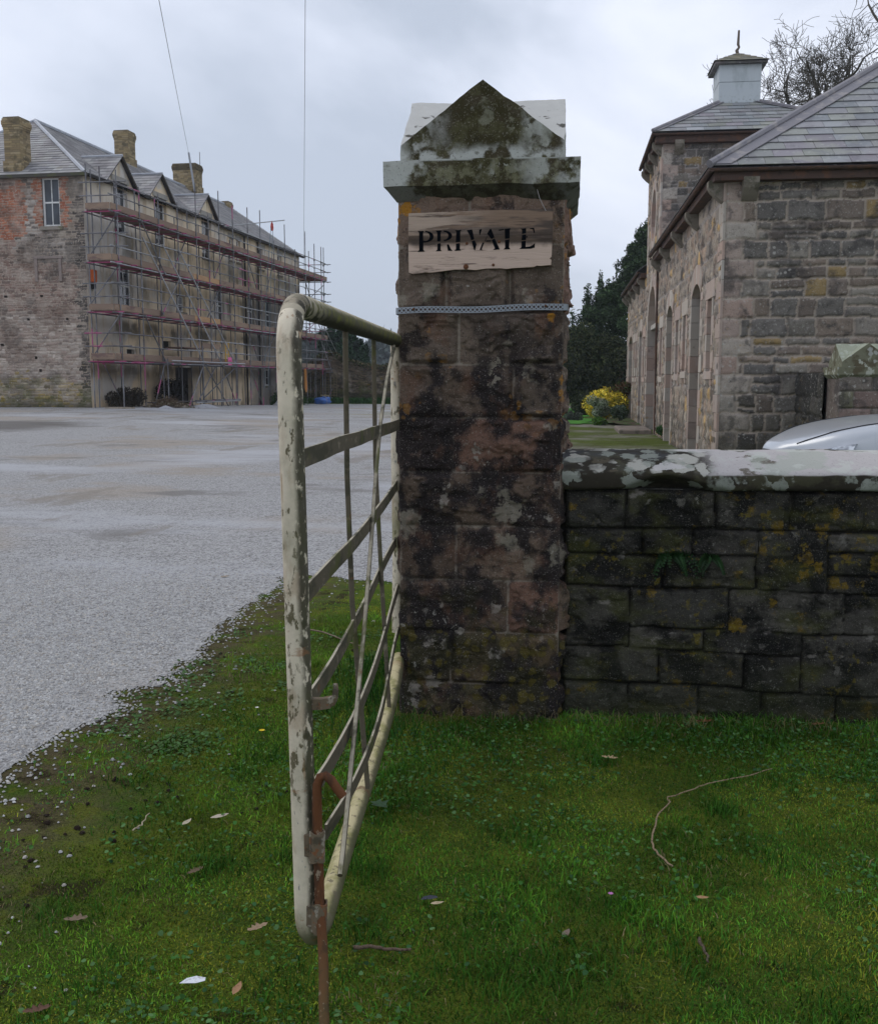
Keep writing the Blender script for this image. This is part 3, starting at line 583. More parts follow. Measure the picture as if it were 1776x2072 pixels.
def coping(name,x0,x1,chip,seed,tilt=0):
    cx_=np.linspace(x0,x1,int((x1-x0)/.009)); X=np.repeat(cx_[:,None],len(pd),1); Y=np.repeat(pd[None,:,0],len(cx_),0).copy(); Z=np.repeat(pd[None,:,1],len(cx_),0).copy()
    Z+=(fbm(X*3,Y*3,4,seed)-.5)*.022; Y+=(fbm(X*6,Z*9,4,seed+3)-.5)*.014
    Z+=tilt*(X-x0)
    if chip:
        for c0,wd,dp in ((.47,.255,.105),):
            tt=np.clip(1-np.abs(X-c0)/wd,0,1); lim=1.035+.062*np.where(X<c0,ss(0,1,np.clip((X-.22)/.22,0,1)),np.clip((.76-X)/.27,0,1)**1.3)*(1+.25*(fbm(X*12,X*3,3,8)-.5)) # top of the scar
            below=(Z<lim)&(Y<4.60); push=np.clip((lim-Z)/.05,0,1)
            Y=np.where(below,Y+push*(.085+.03*fbm(X*14,Z*20,3,4))*np.sqrt(tt+.02),Y)
    V=np.stack([X,Y,Z],-1); nv=len(pd); v=V.reshape(-1,3); f=grid_faces(len(cx_),nv)
    caps=[list(range(nv))[::-1],[(len(cx_)-1)*nv+i for i in range(nv)]]
    fs=[list(map(int,q)) for q in f]+caps
    return link(name,rawmesh(name,v-np.array(wl.location),fs,True,np.tile([.2,.2,.2,1],(len(v),1)),mats=[m_cop]),wl)
m_cop=M('lichened coping',(.034,.030,.022),[((.07,.066,.04),[('n',(7,7,9),.5,.62,6)],.8),((.075,.08,.095),[('N','z',.55,.9,.3,5),('x',-1.0,-1.2,.3,3),('n',3,.42,.58)],.5),
  ((.42,.41,.36),[('v',(11,11,14),1.0,.07,.4),('N','z',.15,.45),('n',2.2,.30,.42)],.95),((.50,.48,.46),[('v',(8,8,10),.85,.05,.3),('x',-1.62,-1.4,.1,5),('N','z',.25,.6)],.95),
  ((.30,.32,.285),[('n',(6,6,7),.50,.54,7),('x',-1.15,-1.0,.6,4),('N','z',.7,.3)],.95),((.27,.29,.25),[('v',11,.9,.05,.6),('n',5,.42,.5)],.8),
  ((.46,.43,.42),[('N','z',.3,.55,.4,7),('x',-1.2,-1.02,.5,4),('n',(3,3,5),.62,.56,6)],.96),((.05,.045,.03),[('n',(120,120,120),.60,.70,3)],.4),((.10,.085,.06),[('N','z',.3,.55),('n',(6,6,11),.60,.635,9)],.85),((.36,.39,.33),[('N','z',.3,.55),('n',(3.5,3.5,6),.57,.62,8)],.6),((.50,.52,.47),[('n',(8,8,12),.56,.6,5),('N','z',.3,.55),('x',-1.1,-.9,.3,4)],.6)],rough=.95,bump=[(70,.5,.005),(20,.4,.01)],spec=.15)
coping('coping_stone',.006,2.02,True,3); coping('coping_stone',2.03,WX1,False,17)
# ---------------- fern on the wall ----------------
def fern(name,label,x,z,n,ln_,seed,spread=1.):
    rg=np.random.default_rng(seed); b=MB()
    for i in range(n):
        an=rg.uniform(-.5,3.6)*spread; l=ln_*rg.uniform(.6,1.1); steps=9; p=np.array([x+rg.normal(0,.012),4.585,z+rg.normal(0,.008)])
        d=np.array([math.cos(an),-.75-.3*rg.random(),math.sin(an)*.8]); d/=np.linalg.norm(d)
        path=[p]
        for s in range(steps): d=d+np.array([0,.03,-.20]); d/=np.linalg.norm(d); p=p+d*l/steps; path.append(p)
        g=rg.uniform(.7,1.4); b.col(.013*g,.043*g,.010*g)
        for s in range(1,steps+1):
            q=path[s]; t=path[s]-path[s-1]; t/=np.linalg.norm(t); sd=np.cross(t,[0,1,.2]); sd/=np.linalg.norm(sd); wv=.017*(1-s/steps*.75)
            for sg_ in (-1,1):
                a=q; c=q+sd*sg_*wv+t*.004+np.array([0,-.004,.003]); b.add([a-t*.0035,c-t*.003,c+t*.004,a+t*.0045],[(0,1,2,3)])
    o=b.build(name,M('fern leaf','Col',rough=.55,spec=.3),loc=(x,4.59,z)); return setp(o,label,'fern')
fern('fern','green fern tuft rooted in a joint of the low wall',.49,.742,22,.15,2)
fern('fern','small fern trailing along the wall joint right of the larger tuft',.66,.733,9,.085,9,.9)
# ---------------- gate ----------------
gt=thing('field_gate','open cream tubular steel gate, stained with algae and rust, hung on the stone pillar','gate',(-.66,3.4,0))
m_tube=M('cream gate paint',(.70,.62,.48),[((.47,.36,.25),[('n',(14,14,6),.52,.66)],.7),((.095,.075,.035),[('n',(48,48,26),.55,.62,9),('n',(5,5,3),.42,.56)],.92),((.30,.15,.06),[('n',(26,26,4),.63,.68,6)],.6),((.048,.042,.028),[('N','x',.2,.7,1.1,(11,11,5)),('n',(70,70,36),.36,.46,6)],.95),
  ((.20,.19,.06),[('n',(7,7,4),.54,.66,8)],.6),((.15,.155,.16),[('n',(40,40,14),.66,.69,5)],.8),((.06,.07,.015),[('N','z',.2,-.5,.8,(12,12,12))],.8),((.26,.12,.05),[('n',(9,9,20),.66,.72)],.6)],rough=.6,bump=[(120,.25,.002),(30,.3,.003)],spec=.3)  # right side and underside: real stains, with their shade painted into the colour
m_top=M('mossy shaded gate paint',(.50,.44,.33),[((.055,.052,.026),[('N','z',.85,.25,.7,(60,14,60))],.92),((.15,.155,.025),[('N','x',-.2,.7,.8,(30,20,30)),('n',(20,35,20),.44,.62)],.8),((.03,.028,.018),[('N','z',-.1,-.7,.8,(30,12,30))],.9),((.42,.37,.28),[('y',-.62,-.98,.25,20),('n',(30,30,30),.42,.52,6)],.9)],rough=.75,bump=[((20,70,20),.5,.004),(90,.4,.003)],spec=.25)  # moss and grime, plus the rail's underside shade put into the colour
m_bot=M('mossy shaded cream paint',(.46,.40,.23),[((.22,.21,.07),[('n',(13,9,13),.45,.6,8)],.8),((.06,.062,.03),[('N','x',.3,.8,.9,(16,11,16))],.85),((.06,.06,.02),[('N','z',.3,-.4,.6,(16,12,16))],.8),((.13,.11,.07),[('n',(40,40,40),.57,.62,6)],.8),((.20,.075,.03),[('y',.95,1.10,.2,9),('n',9,.45,.6)],.7),((.13,.07,.035),[('n',(5,9,5),.62,.68)],.8)],rough=.75,bump=[((40,50,40),.5,.003)],spec=.25)  # mossy, with side and underside shade also painted in
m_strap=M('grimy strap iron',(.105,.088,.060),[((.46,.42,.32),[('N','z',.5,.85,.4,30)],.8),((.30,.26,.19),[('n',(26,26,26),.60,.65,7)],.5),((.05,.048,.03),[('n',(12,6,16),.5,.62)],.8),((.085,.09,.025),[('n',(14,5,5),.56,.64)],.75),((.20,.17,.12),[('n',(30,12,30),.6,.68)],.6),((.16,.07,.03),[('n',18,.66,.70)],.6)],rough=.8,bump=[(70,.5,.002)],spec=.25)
m_rust=M('rusty bolt iron',(.13,.052,.022),[((.055,.03,.018),[('n',(40,40,12),.5,.62)],.7),((.35,.28,.20),[('n',(60,60,30),.62,.66)],.7),((.05,.055,.02),[('z',.25,.05,.1,20)],.5)],rough=.85,bump=[(140,.5,.002)],spec=.2)
m_coll=M('old painted iron',(.15,.115,.075),[((.33,.30,.24),[('n',60,.56,.62)],.8),((.22,.08,.03),[('n',40,.58,.66)],.8),((.05,.045,.03),[('n',30,.52,.62)],.7)],rough=.85,bump=[(90,.6,.003)])
# near post (plumb) with bent corners at top and bottom
def arcp(c,r,a0,a1,n,pl): # pl: unit vectors
    return [c+pl[0]*r*math.cos(R(a0+(a1-a0)*i/n))+pl[1]*r*math.sin(R(a0+(a1-a0)*i/n)) for i in range(n+1)]
Zv=np.array([0,0,1.]); gd=np.array([-.047,.999,0])
pn=np.array([-.620,2.340,0]); pf=np.array([-.726,4.585,0])
r_=.115; zt=1.677
topc=arcp(pn+gd*r_+Zv*(zt-r_),r_,180,90,10,(gd,Zv))
bt=[(650,1878),(664,1815),(682,1750),(703,1690),(722,1630),(763,1499),(776,1463),(798,1380),(804,1348)]
bp=np.array([G(x,y,.14+.105*(1878-y)/530) for i,(x,y) in enumerate(bt)]); kx=np.polyfit(bp[:,1],bp[:,0],3)
yb=np.linspace(2.455,4.56,26); bpath=[np.array([np.polyval(kx,t),t,.140+.105*(t-2.455)/2.1]) for t in yb]
rb=.10; bd=bpath[1]-bpath[0]; bd/=np.linalg.norm(bd)
# lower bend leaves the post base and joins the bottom rail
p0=np.array([-.600,2.335,.135+rb]); p3=bpath[0]; low=[]
for i in range(11):
    t=i/10; a=p0; b_=p0-Zv*.12; c=p3-bd*.07; low.append((1-t)**3*a+3*(1-t)**2*t*b_+3*(1-t)*t*t*c+t**3*p3)
post=[topc[0]*1.]+[pn*(1-t)+np.array([-.600,2.335,0])*t+Zv*((zt-r_)*(1-t)+(.135+rb)*t) for t in np.linspace(.04,.98,14)]
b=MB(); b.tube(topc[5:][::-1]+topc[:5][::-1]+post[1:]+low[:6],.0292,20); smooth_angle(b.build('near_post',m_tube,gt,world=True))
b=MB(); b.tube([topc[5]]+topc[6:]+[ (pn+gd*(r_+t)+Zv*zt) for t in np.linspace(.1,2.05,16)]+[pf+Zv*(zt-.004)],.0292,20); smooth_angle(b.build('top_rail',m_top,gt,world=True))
b=MB(); b.tube(low[5:]+bpath[1:],[.0290]+[.0270]*(len(low)-5+len(bpath)-2),20); smooth_angle(b.build('bottom_rail',m_bot,gt,world=True))
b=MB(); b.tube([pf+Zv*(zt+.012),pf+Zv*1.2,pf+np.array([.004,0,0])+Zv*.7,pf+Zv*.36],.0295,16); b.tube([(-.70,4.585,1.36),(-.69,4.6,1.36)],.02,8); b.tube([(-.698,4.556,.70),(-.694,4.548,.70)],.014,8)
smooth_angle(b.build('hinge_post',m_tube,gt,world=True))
b=MB(); b.bar([(-.715,4.55,1.52),(-.66,4.53,1.52)],.05,.012,(0,1,0)); b.tube([(-.672,4.55,1.47),(-.672,4.55,1.57)],.014,10); b.build('hinge',m_coll,gt,world=True)
def strap(pts,z0,z1,w_=.046,t=.007,name='bar',ny=14,deg=3):
    n=len(pts); q=np.array([G(x,y,z0+(z1-z0)*(i/(n-1))) for i,(x,y) in enumerate(pts)]); k=np.polyfit(q[:,1],q[:,0],min(deg,n-1)); kz=np.polyfit(q[:,1],q[:,2],1)
    ys=np.linspace(q[:,1].min(),q[:,1].max(),ny); path=[(np.polyval(k,y),y,np.polyval(kz,y)+(fbm(y*2.3,z0*9,2,3)-.5)*.012) for y in ys]
    b=MB(); b.bar(path,w_,t,(1,.05,0)); b.build(name,m_strap,gt,world=True); return path
strap([(600,930),(700,897),(760,875),(806,857)],1.315,1.312,deg=1)
strap([(606,1216),(698,1121),(752,1047),(806,978)],0.985,1.035,deg=2)
strap([(614,1434),(707,1286),(741,1216),(768,1164),(786,1119),(806,1086)],.71,.785)
strap([(622,1622),(668,1546),(711,1470),(743,1382),(770,1317),(786,1252),(806,1187)],.47,.565)
strap([(660,1690),(698,1626),(721,1577),(741,1525),(768,1458),(775,1419),(795,1317),(808,1272)],.29,.375,w_=.042)
def gp(s,z,off=0): # point in the gate's plane
    p=np.array([-.621,2.343,0])+gd*s+np.array([.999,.047,0])*off; p[2]=z; return p
b=MB(); b.tube([gp(.815,zt),gp(.82,1.2),gp(.80,.8,.015),gp(.79,.205,.06)],.0085,8); b.build('rod',m_strap,gt,world=True)
b=MB(); b.tube([gp(1.47,zt),gp(1.49,1.2),gp(1.51,.8,.015),gp(1.53,.225,.042)],.0085,8); b.build('rod',m_strap,gt,world=True)
dg=[(797,700),(780,760),(766,850),(760,960),(752,1100),(737,1290),(722,1430),(709,1560),(701,1650),(694,1740),(688,1772)]
dz=[1.62,1.51,1.36,1.15,.95,.69,.52,.37,.28,.20,.17]
def onplane(x,y,off):
    z=.8
    for _ in range(12):
        nrm=np.array([.999,.047,0]); p0_=np.array([-.621,2.343,0])+nrm*off(z); r=ray(x,y); p=O+r*(((p0_-O)@nrm)/(r@nrm)); z=p[2]
    return p
q=np.array([onplane(x,y,lambda z:.014+.085*max(0,min(1,1-z/1.3))) for x,y in dg])
for _ in range(2): q[1:-1]=(q[:-2]+2*q[1:-1]+q[2:])/4
b=MB(); b.tube(list(q),.0072,8); b.build('diagonal_brace',m_strap,gt,world=True)
# latch hook low on the near post
y0=2.345
b=MB(); b.bar([(-.60,y0,.735),(-.555,y0,.737),(-.533,y0,.742)],.026,.02,(0,1,0)); b.build('latch_plate',m_coll,gt,world=True)
b=MB(); b.tube([(-.545,y0,.735),(-.530,y0-.003,.74),(-.523,y0-.006,.755),(-.521,y0-.006,.772),(-.522,y0-.004,.788)],[.0085,.0085,.008,.0075,.006],8); b.build('latch_hook',m_coll,gt,world=True)
# drop bolt and its two sleeves
def bx(x,y,Y=2.31): return Yp(x,y,Y)
rod=[bx(x,y) for x,y in ((694,1612),(683,1598),(669,1578),(658,1570),(648,1573),(642,1588),(641,1620),(642,1680),(645,1760),(647,1830),(652,1900),(655,1960),(655,2030),(657,2110))]
for i_,Y_ in ((10,2.29),(11,2.25),(12,2.19),(13,2.11)): rod[i_]=bx(*((652,1900),(655,1960),(655,2030),(657,2110))[i_-10],Y_)
b=MB(); b.tube(rod,[.0112]*6+[.0122]*8,12); smooth_angle(b.build('drop_bolt',m_rust,gt,world=True))
for (x0_,y0_),(x1_,y1_) in (((642,1682),(641,1742)),((647,1826),(645,1884))):
    a,c=bx(x0_,y0_),bx(x1_,y1_); b=MB()
    ring=[]
    n=14; V=[];Fs=[]
    for p,rr in ((a,.0195),(c,.0195),(c,.0155),(a,.0155)):
        V+=[p+rr*np.array([math.cos(t),math.sin(t),0])+np.array([0,0,.003*math.sin(3*t+p[2]*50)]) for t in np.arange(n)/n*6.283]
    for j in range(4):
        for k in range(n): Fs.append((j*n+k,j*n+(k+1)%n,((j+1)%4)*n+(k+1)%n,((j+1)%4)*n+k))
    b.add(V,Fs); b.bev((a[0]-.034,a[1]-.004,c[2]+.008),(a[0]-.015,a[1]+.018,a[2]-.008),.003); b.build('bolt_sleeve',m_coll,gt,world=True)
# ---------------- litter on the grass ----------------
def litter(name,label,cat,x,y,size,colr,seed,shape='leaf',rot=0,group=None,curl=.35,zz=.022):
    p=G(x,y,.02); gz=float(hgt(p[0],p[1])); rg=np.random.default_rng(seed); b=MB()
    if shape=='leaf': out=[(-1,0),(-.6,.28),(-.1,.42),(.4,.3),(1,0),(.5,-.28),(0,-.38),(-.5,-.3)]
    elif shape=='lobed': out=[(-1,0),(-.7,.3),(-.45,.2),(-.3,.55),(-.05,.3),(.2,.6),(.4,.25),(.8,.3),(1,0),(.7,-.3),(.4,-.2),(.25,-.55),(0,-.3),(-.3,-.5),(-.5,-.2),(-.75,-.28)]
    elif shape=='ivy': out=[(-.7,0),(-.9,.55),(-.3,.4),(.0,.95),(.3,.5),(1.1,.1),(.35,-.4),(.0,-.9),(-.3,-.45),(-.9,-.5)]
    else: out=[(-1,-.3),(-.5,.35),(.2,.5),(.9,.2),(1,-.2),(.3,-.4)]
    n=len(out); V=[]; ca,sa=math.cos(rot),math.sin(rot)
    def pt(u,v,k): 
        zc=curl*(v*v*1.2+.25*u*u)*size+.15*u*size*curl
        return (p[0]+size*(u*ca-v*sa),p[1]+size*(u*sa+v*ca),gz+zz+zc+k)
    k=[(u*.5,v*.5) for u,v in out]
    V=[pt(u*rg.uniform(.9,1.1),v,0) for u,v in out]+[pt(u,v,0) for u,v in k]+[pt(0,0,0)]
    Fs=[(i,(i+1)%n,n+(i+1)%n,n+i) for i in range(n)]+[(n+i,n+(i+1)%n,2*n) for i in range(n)]
    b.add(V,Fs); o=b.build(name,M(name+' surface',colr,[((colr[0]*.5,colr[1]*.42,colr[2]*.4),[('n',90,.5,.66)],.7)],rough=.8),loc=(p[0],p[1],gz),smooth=True)
    setp(o,label,cat,group)
lg='fallen leaves and scraps on the grass'
litter('fallen_leaf','long pale straw-coloured leaf on the grass left of the gate, nearer the gate','leaf',445,1660,.034,(.42,.37,.29),1,'leaf',.6,lg)
litter('fallen_leaf','pale curled leaf on the grass left of the gate, just beyond a long straw','leaf',378,1672,.026,(.40,.36,.26),2,'leaf',1.3,lg)
litter('paper_scrap','white folded paper scrap lying in the grass at lower left','paper',390,1993,.034,(.62,.65,.70),3,'scrap',.2,lg,.25,.03)
litter('fallen_leaf','orange-brown leaf standing in the grass right of the white paper scrap','leaf',480,2008,.026,(.30,.17,.09),4,'leaf',1.5,lg,.5,.03)
litter('fallen_leaf','large dull brown leaf in the dark grass at far left','leaf',155,1858,.034,(.15,.11,.07),5,'lobed',.2,lg)
litter('fallen_leaf','pale peach oak leaf on the grass below the low wall','leaf',1233,1535,.034,(.46,.33,.19),6,'lobed',-.4,lg)
litter('slate_chip','dark blue-grey slate chip in the grass right of the gate','stone',868,1824,.026,(.045,.05,.065),7,'scrap',.3,lg,.1)
litter('fallen_leaf','cream leaf touching the dark slate chip','leaf',884,1835,.02,(.45,.37,.24),8,'leaf',.3,lg)
litter('ivy_leaf','large green ivy leaf on the grass beside the bottom rail of the gate','leaf',768,1640,.04,(.03,.065,.03),9,'ivy',-.9,None,.2,.035)
litter('fallen_leaf','rust-brown leaf at the foot of the low wall','leaf',1425,1462,.036,(.17,.07,.03),10,'lobed',.1,lg)
litter('fallen_leaf','small grey-brown leaf in the grass below the middle of the wall','leaf',1145,1890,.024,(.17,.13,.10),11,'leaf',1.2,lg)
litter('fallen_leaf','tan oak leaf on the grass beside the base of the near gate post','leaf',520,1880,.03,(.27,.19,.12),12,'lobed',.7,lg)
litter('fallen_leaf','tan leaf in the foreground grass at lower centre','leaf',1420,1820,.022,(.33,.2,.1),13,'leaf',0,lg)
litter('fallen_leaf','dark brown leaf at the lower left corner of the grass','leaf',75,2045,.032,(.10,.05,.03),14,'lobed',.4,lg)
litter('fallen_leaf','dull leaf lying flat left of the drop bolt','leaf',395,1768,.028,(.12,.085,.05),15,'lobed',.9,lg)
litter('fallen_leaf','reddish brown leaf at the right end of the wall foot','leaf',1655,1468,.03,(.19,.08,.035),16,'lobed',.2,lg)
litter('fallen_leaf','ochre leaf on the pale gravel near the verge','leaf',455,1166,.035,(.27,.19,.09),17,'lobed',.2,lg,.3,.012)
def twig(name,label,pts,r,colr,cat='twig',z=.028):
    P_=[G(x,y,.02) for x,y in pts]; P_=[np.array([p[0],p[1],float(hgt(p[0],p[1]))+z]) for p in P_]
    # resample with small wiggles
    Q_=[]
    for i in range(len(P_)-1):
        for t in np.arange(0,1,.25): q=P_[i]*(1-t)+P_[i+1]*t; Q_.append(q+rng.normal(0,.0022,3))
    Q_.append(P_[-1]); b=MB(); b.tube(Q_,np.linspace(r,r*.55,len(Q_)),7); o=b.build(name,M(name+' bark',colr,[((colr[0]*.35,colr[1]*.32,colr[2]*.3),[('n',120,.5,.62)],.8)],rough=.9),loc=P_[0],smooth=True); setp(o,label,cat)
twig('twig','long thin crooked twig curving across the grass below the wall',[(1360,1762),(1330,1738),(1318,1712),(1325,1684),(1332,1660),(1355,1632),(1350,1624),(1405,1604),(1440,1590),(1500,1580),(1562,1562)],.0034,(.25,.185,.115))
twig('twig','short brown twig on the grass right of the drop bolt',[(715,1926),(750,1924),(790,1930),(832,1929)],.0058,(.14,.10,.07))
twig('twig','thin dead twig on bare earth seen through the gate',[(618,1276),(655,1283),(700,1300),(735,1312)],.005,(.20,.15,.11))
twig('dry_straw','pale bent straw on the grass at left',[(268,1692),(285,1680),(303,1655)],.003,(.45,.38,.27),'straw')
twig('twig','small dark twig in the grass at lower right',[(1415,1902),(1425,1925),(1432,1950)],.005,(.10,.075,.055))
def flower(name,label,x,y,colr,r,n):
    p=G(x,y,.03); gz=float(hgt(p[0],p[1])); t=thing(name,label,'flower',(p[0],p[1],gz)); b=MB(); c=np.array([p[0],p[1],gz+.04])
    for i in range(n):
        a=i/n*6.283; d=np.array([math.cos(a),math.sin(a),.25]); s=np.array([-math.sin(a),math.cos(a),0]); b.add([c,c+d*r*.6+s*r*.2,c+d*r,c+d*r*.6-s*r*.2],[(0,1,2,3)])
    b.build('petals',M(name+' petal',colr,rough=.7),t,world=True); b=MB(); b.tube([(p[0],p[1],gz),(p[0]+.003,p[1],gz+.04)],.0015,5); b.build('stem',M(name+' stem',(.03,.07,.015)),t,world=True)
flower('dandelion','yellow dandelion in the grass beside the gate post',530,1487,(.65,.45,.01),.014,14)
flower('clover_flower','small pink flower in the middle of the foreground grass',1235,1818,(.45,.18,.40),.009,9)
flower('daisy','small white daisy on the verge left of the gate',520,1442,(.75,.75,.7),.010,9)
# ---------------- stable block ----------------
sb=thing('stable_block','long stone stable block with slate roofs, arched doorways and a white-topped tower','stable',(2.56,17.62,0))
gres=(.26,.245,.235)
palG=[(.20,.18,.155),(.16,.146,.13),(.23,.205,.175),(.125,.115,.105),(.185,.15,.125),(.22,.175,.14),(.17,.155,.14),(.25,.225,.19)]
def gcol(rg,u,v,w_,h):
    r=rg.random()
    if r<.055: return np.array((.30,.215,.105))*rg.uniform(.8,1.2)
    c=np.array(palG[rg.integers(len(palG))])*rg.uniform(.8,1.2)
    if v<1.3 and r>.5: c*=.62
    return c
palQ=[(.37,.295,.25),(.385,.335,.285),(.35,.275,.235),(.41,.365,.315),(.385,.285,.235)]
lichS=[((.45,.43,.40),[('n',(30,30,30),.60,.68,4)],.55),((.055,.05,.05),[('n',(2.2,2.2,2.6),.50,.64,6)],.7),((.05,.048,.045),[('n',(6,6,6),.54,.68,6)],.6),((.30,.19,.05),[('n',(16,16,16),.60,.66,4),('n',.9,.46,.6),('z',3.2,1.6,1.2,2)],.55),((.46,.44,.40),[('v',16,.45,.06,.6),('n',2,.45,.6)],.6),((.06,.055,.035),[('z',1.6,.2,1.5,2),('n',(3,3,3),.42,.6)],.6),((.36,.34,.31),[('n',(60,60,60),.60,.70,2)],.4),((.04,.035,.03),[('n',(45,45,45),.58,.70,3)],.5)]
m_rub=M('coursed rubble','Col',lichS,rough=.95,bump=[(26,.5,.02,6),(80,.4,.006,3)],spec=.15)
m_dress=M('dressed pink stone','Col',[((.43,.40,.37),[('n',(2.5,2.5,1.4),.50,.66,6)],.6),((.16,.13,.12),[('n',(6,6,5),.58,.72,6)],.6),((.13,.11,.09),[('z',.9,.1,.8,2),('n',4,.42,.62)],.6),((.36,.24,.10),[('v',9,.4,.06,.6),('n',1.2,.5,.6),('z',2.4,1.0)],.6)],rough=.95,bump=[(40,.35,.006,5)],spec=.15)
# gable end facing the camera
rg=np.random.default_rng(12); gr=[]
GW,ET=8.0,4.66
qz=np.concatenate([[0],np.cumsum([.34,.33,.31,.30,.33,.31,.30,.32,.33,.30,.32,.31,.29,.33,.3])]); qz=qz*ET/qz[-1]
for i in range(15):
    w_=.52 if i%2==0 else .30
    gr.append((0,qz[i],w_,qz[i+1]))
    gr+=rubble(rg,w_,GW,qz[i],qz[i+1],(qz[i+1]-qz[i]-.001,)*2 if rg.random()<.6 else (.13,.2),(.24,.62),.10)
def gq(rg,u,v,w_,h):
    if u<.27: return np.array(palQ[rg.integers(5)])*rg.uniform(.85,1.1)*(.8 if v<1.2 else 1)
    return gcol(rg,u,v,w_,h)
us=np.linspace(0,GW,400); vs=np.linspace(0,ET,235)
U,V,H,col=stone_sheet(gr,us,vs,.024,.019,palG,(.42,.355,.295),31,edge=.022,wob=.03,facet=.5,rec=.014,colf=gq)
flat=ss(.5,.25,U)*.0; H=np.where((U<.30),H*.35,H)
link('gable_wall',rawmesh('gable_wall',np.stack([U,-H,V],-1),grid_faces(len(us),len(vs)),True,col.reshape(-1,4),mats=[m_rub]),sb)
# facade (faces -X); local y 0..24.4, tower y 11.4..15.4
YT0,YT1,YE,TT=11.40,15.55,24.6,7.72
def seg(y0,y1,zs,rise):
    ym,hw=(y0+y1)/2,(y1-y0)/2; rad=(hw*hw+rise*rise)/(2*rise); zc=zs+rise-rad
    return (lambda U,V:(U>y0)&(U<y1)&(V>-.1)&((V<zs)|((U-ym)**2+(V-zc)**2<rad*rad)&(V>=zs)),(y0,y1,zs,rise,rad,zc,ym))
slits=[(.95,1.50,1.66,2.92),(4.74,5.24,1.69,2.86),(6.10,6.64,1.64,2.84),(9.95,10.45,1.6,2.86),(15.7,16.2,1.6,2.86),(19.1,19.6,1.6,2.85),(20.3,20.8,1.6,2.85),(23.9,24.25,1.6,2.85)]
doors=[(2.48,3.82,3.12,.22),(7.46,8.78,3.06,.22),(16.85,17.95,2.95,.18),(21.4,23.3,2.9,.25)]
bigdoor=(11.85,14.65,2.82,1.38)
holes=[(a,c,b_,d) for a,b_,c,d in slits]; segs=[seg(*d) for d in doors]; sbig=seg(*bigdoor)
rnd_c=(13.45,6.2,.86)
fres=.05
us=np.unique(np.round(np.concatenate([np.arange(0,YE,fres),[h[0] for h in holes],[h[2] for h in holes],[d[0] for d in doors+[bigdoor]],[d[1] for d in doors+[bigdoor]],[YT0,YT1,YE]]),4))
vs=np.unique(np.round(np.concatenate([np.arange(0,TT,fres),[h[1] for h in holes],[h[3] for h in holes],[ET,TT]]),4))
fr=rubble(np.random.default_rng(44),0,YE,0,TT,(.16,.30),(.18,.5),.25)
U,V,H,col=stone_sheet(fr,us,vs,.026,.012,palG,(.36,.325,.30),41,edge=.035,wob=.025,facet=.5,rec=.012,colf=lambda rg,u,v,w_,h:gcol(rg,u,v+1,w_,h)*np.array([1.75,1.62,1.5]))
cu=(us[:-1]+us[1:])/2; cv=(vs[:-1]+vs[1:])/2; CU,CV=np.meshgrid(cu,cv,indexing='ij')
keep=~inrects(CU,CV,holes+[s[0] for s in segs]+[sbig[0],lambda U,V:(U-rnd_c[0])**2+(V-rnd_c[1])**2<(rnd_c[2]-.12)**2])
keep&=~((CV>ET)&((CU<YT0)|(CU>YT1)))
link('front_wall',rawmesh('front_wall',np.stack([-H,U,V],-1),grid_faces(len(us),len(vs),keep,flip=True),True,col.reshape(-1,4),mats=[m_rub]),sb)
# tower side wall above the near wing's roof, other plain walls
tr=rubble(np.random.default_rng(50),0,5.1,4.2,TT,(.13,.24),(.2,.5),.2); q2=[]
tu=np.linspace(0,5.1,170); tv=np.linspace(4.2,TT,120)
for i in range(12): q2.append((0,4.2+i*.3,.42 if i%2 else .26,4.2+(i+1)*.3))
U,V,H,col=stone_sheet(tr+q2,tu,tv,.025,.010,palG,(.36,.325,.30),52,edge=.035,wob=.02,facet=.5,rec=.012,colf=lambda rg,u,v,w_,h: np.array(palQ[rg.integers(5)])*1.05 if u<.22 else gcol(rg,u,v+1,w_,h)*.9)
link('tower_wall',rawmesh('tower_wall',np.stack([U,YT0-H,V],-1),grid_faces(len(tu),len(tv)),True,col.reshape(-1,4),mats=[m_rub]),sb)
b=MB(); b.col(*gres)
b.add([(5.1,YT0,0),(5.1,YT1,0),(5.1,YT1,TT),(5.1,YT0,TT),(0,YT1,4),(0,YT1,TT)],[(0,1,2,3),(1,4,5,2)])
b.add([(GW,0,0),(GW,YE,0),(GW,YE,ET),(GW,0,ET),(0,YE,0),(0,YE,ET)],[(0,1,2,3),(1,4,5,2)])
b.build('rear_wall',m_rub,sb)
# dressed surrounds (2.5 cm proud), reveals and recess backs
def surround(a,c,z0,z1,w1,w2,head,hz,ck=.31,seed=0):
    b=MB(); rg=np.random.default_rng(seed); z=z0; i=0
    while z<z1-.05:
        h=min(ck,z1-z); w_=(w1,w2)[i%2]
        for y0,y1 in ((a-w_,a),(c,c+w_)):
            k=np.array(palQ[rg.integers(5)])*rg.uniform(.95,1.25); b.col(*k); b.bev((-.028,y0,z+.003),(.34,y1,z+h-.003),.004)
        z+=h; i+=1
    return b
x1=.36
for i,(a,c,z0,z1) in enumerate(slits):
    b=surround(a,c,z0-.25,z1,.16,.30,0,0,.30,i); k=np.array(palQ[i%5])*1.2; b.col(*k); b.bev((-.03,a-.28,z1),(.34,c+.28,z1+.30),.005); b.bev((-.04,a-.2,z0-.14),(.34,c+.2,z0),.005)
    b.col(.30,.24,.22); b.add([(.30,a,z0),(.30,c,z0),(.30,c,z1),(.30,a,z1)],[(0,1,2,3)]); b.build('slit_window',m_dress,sb)
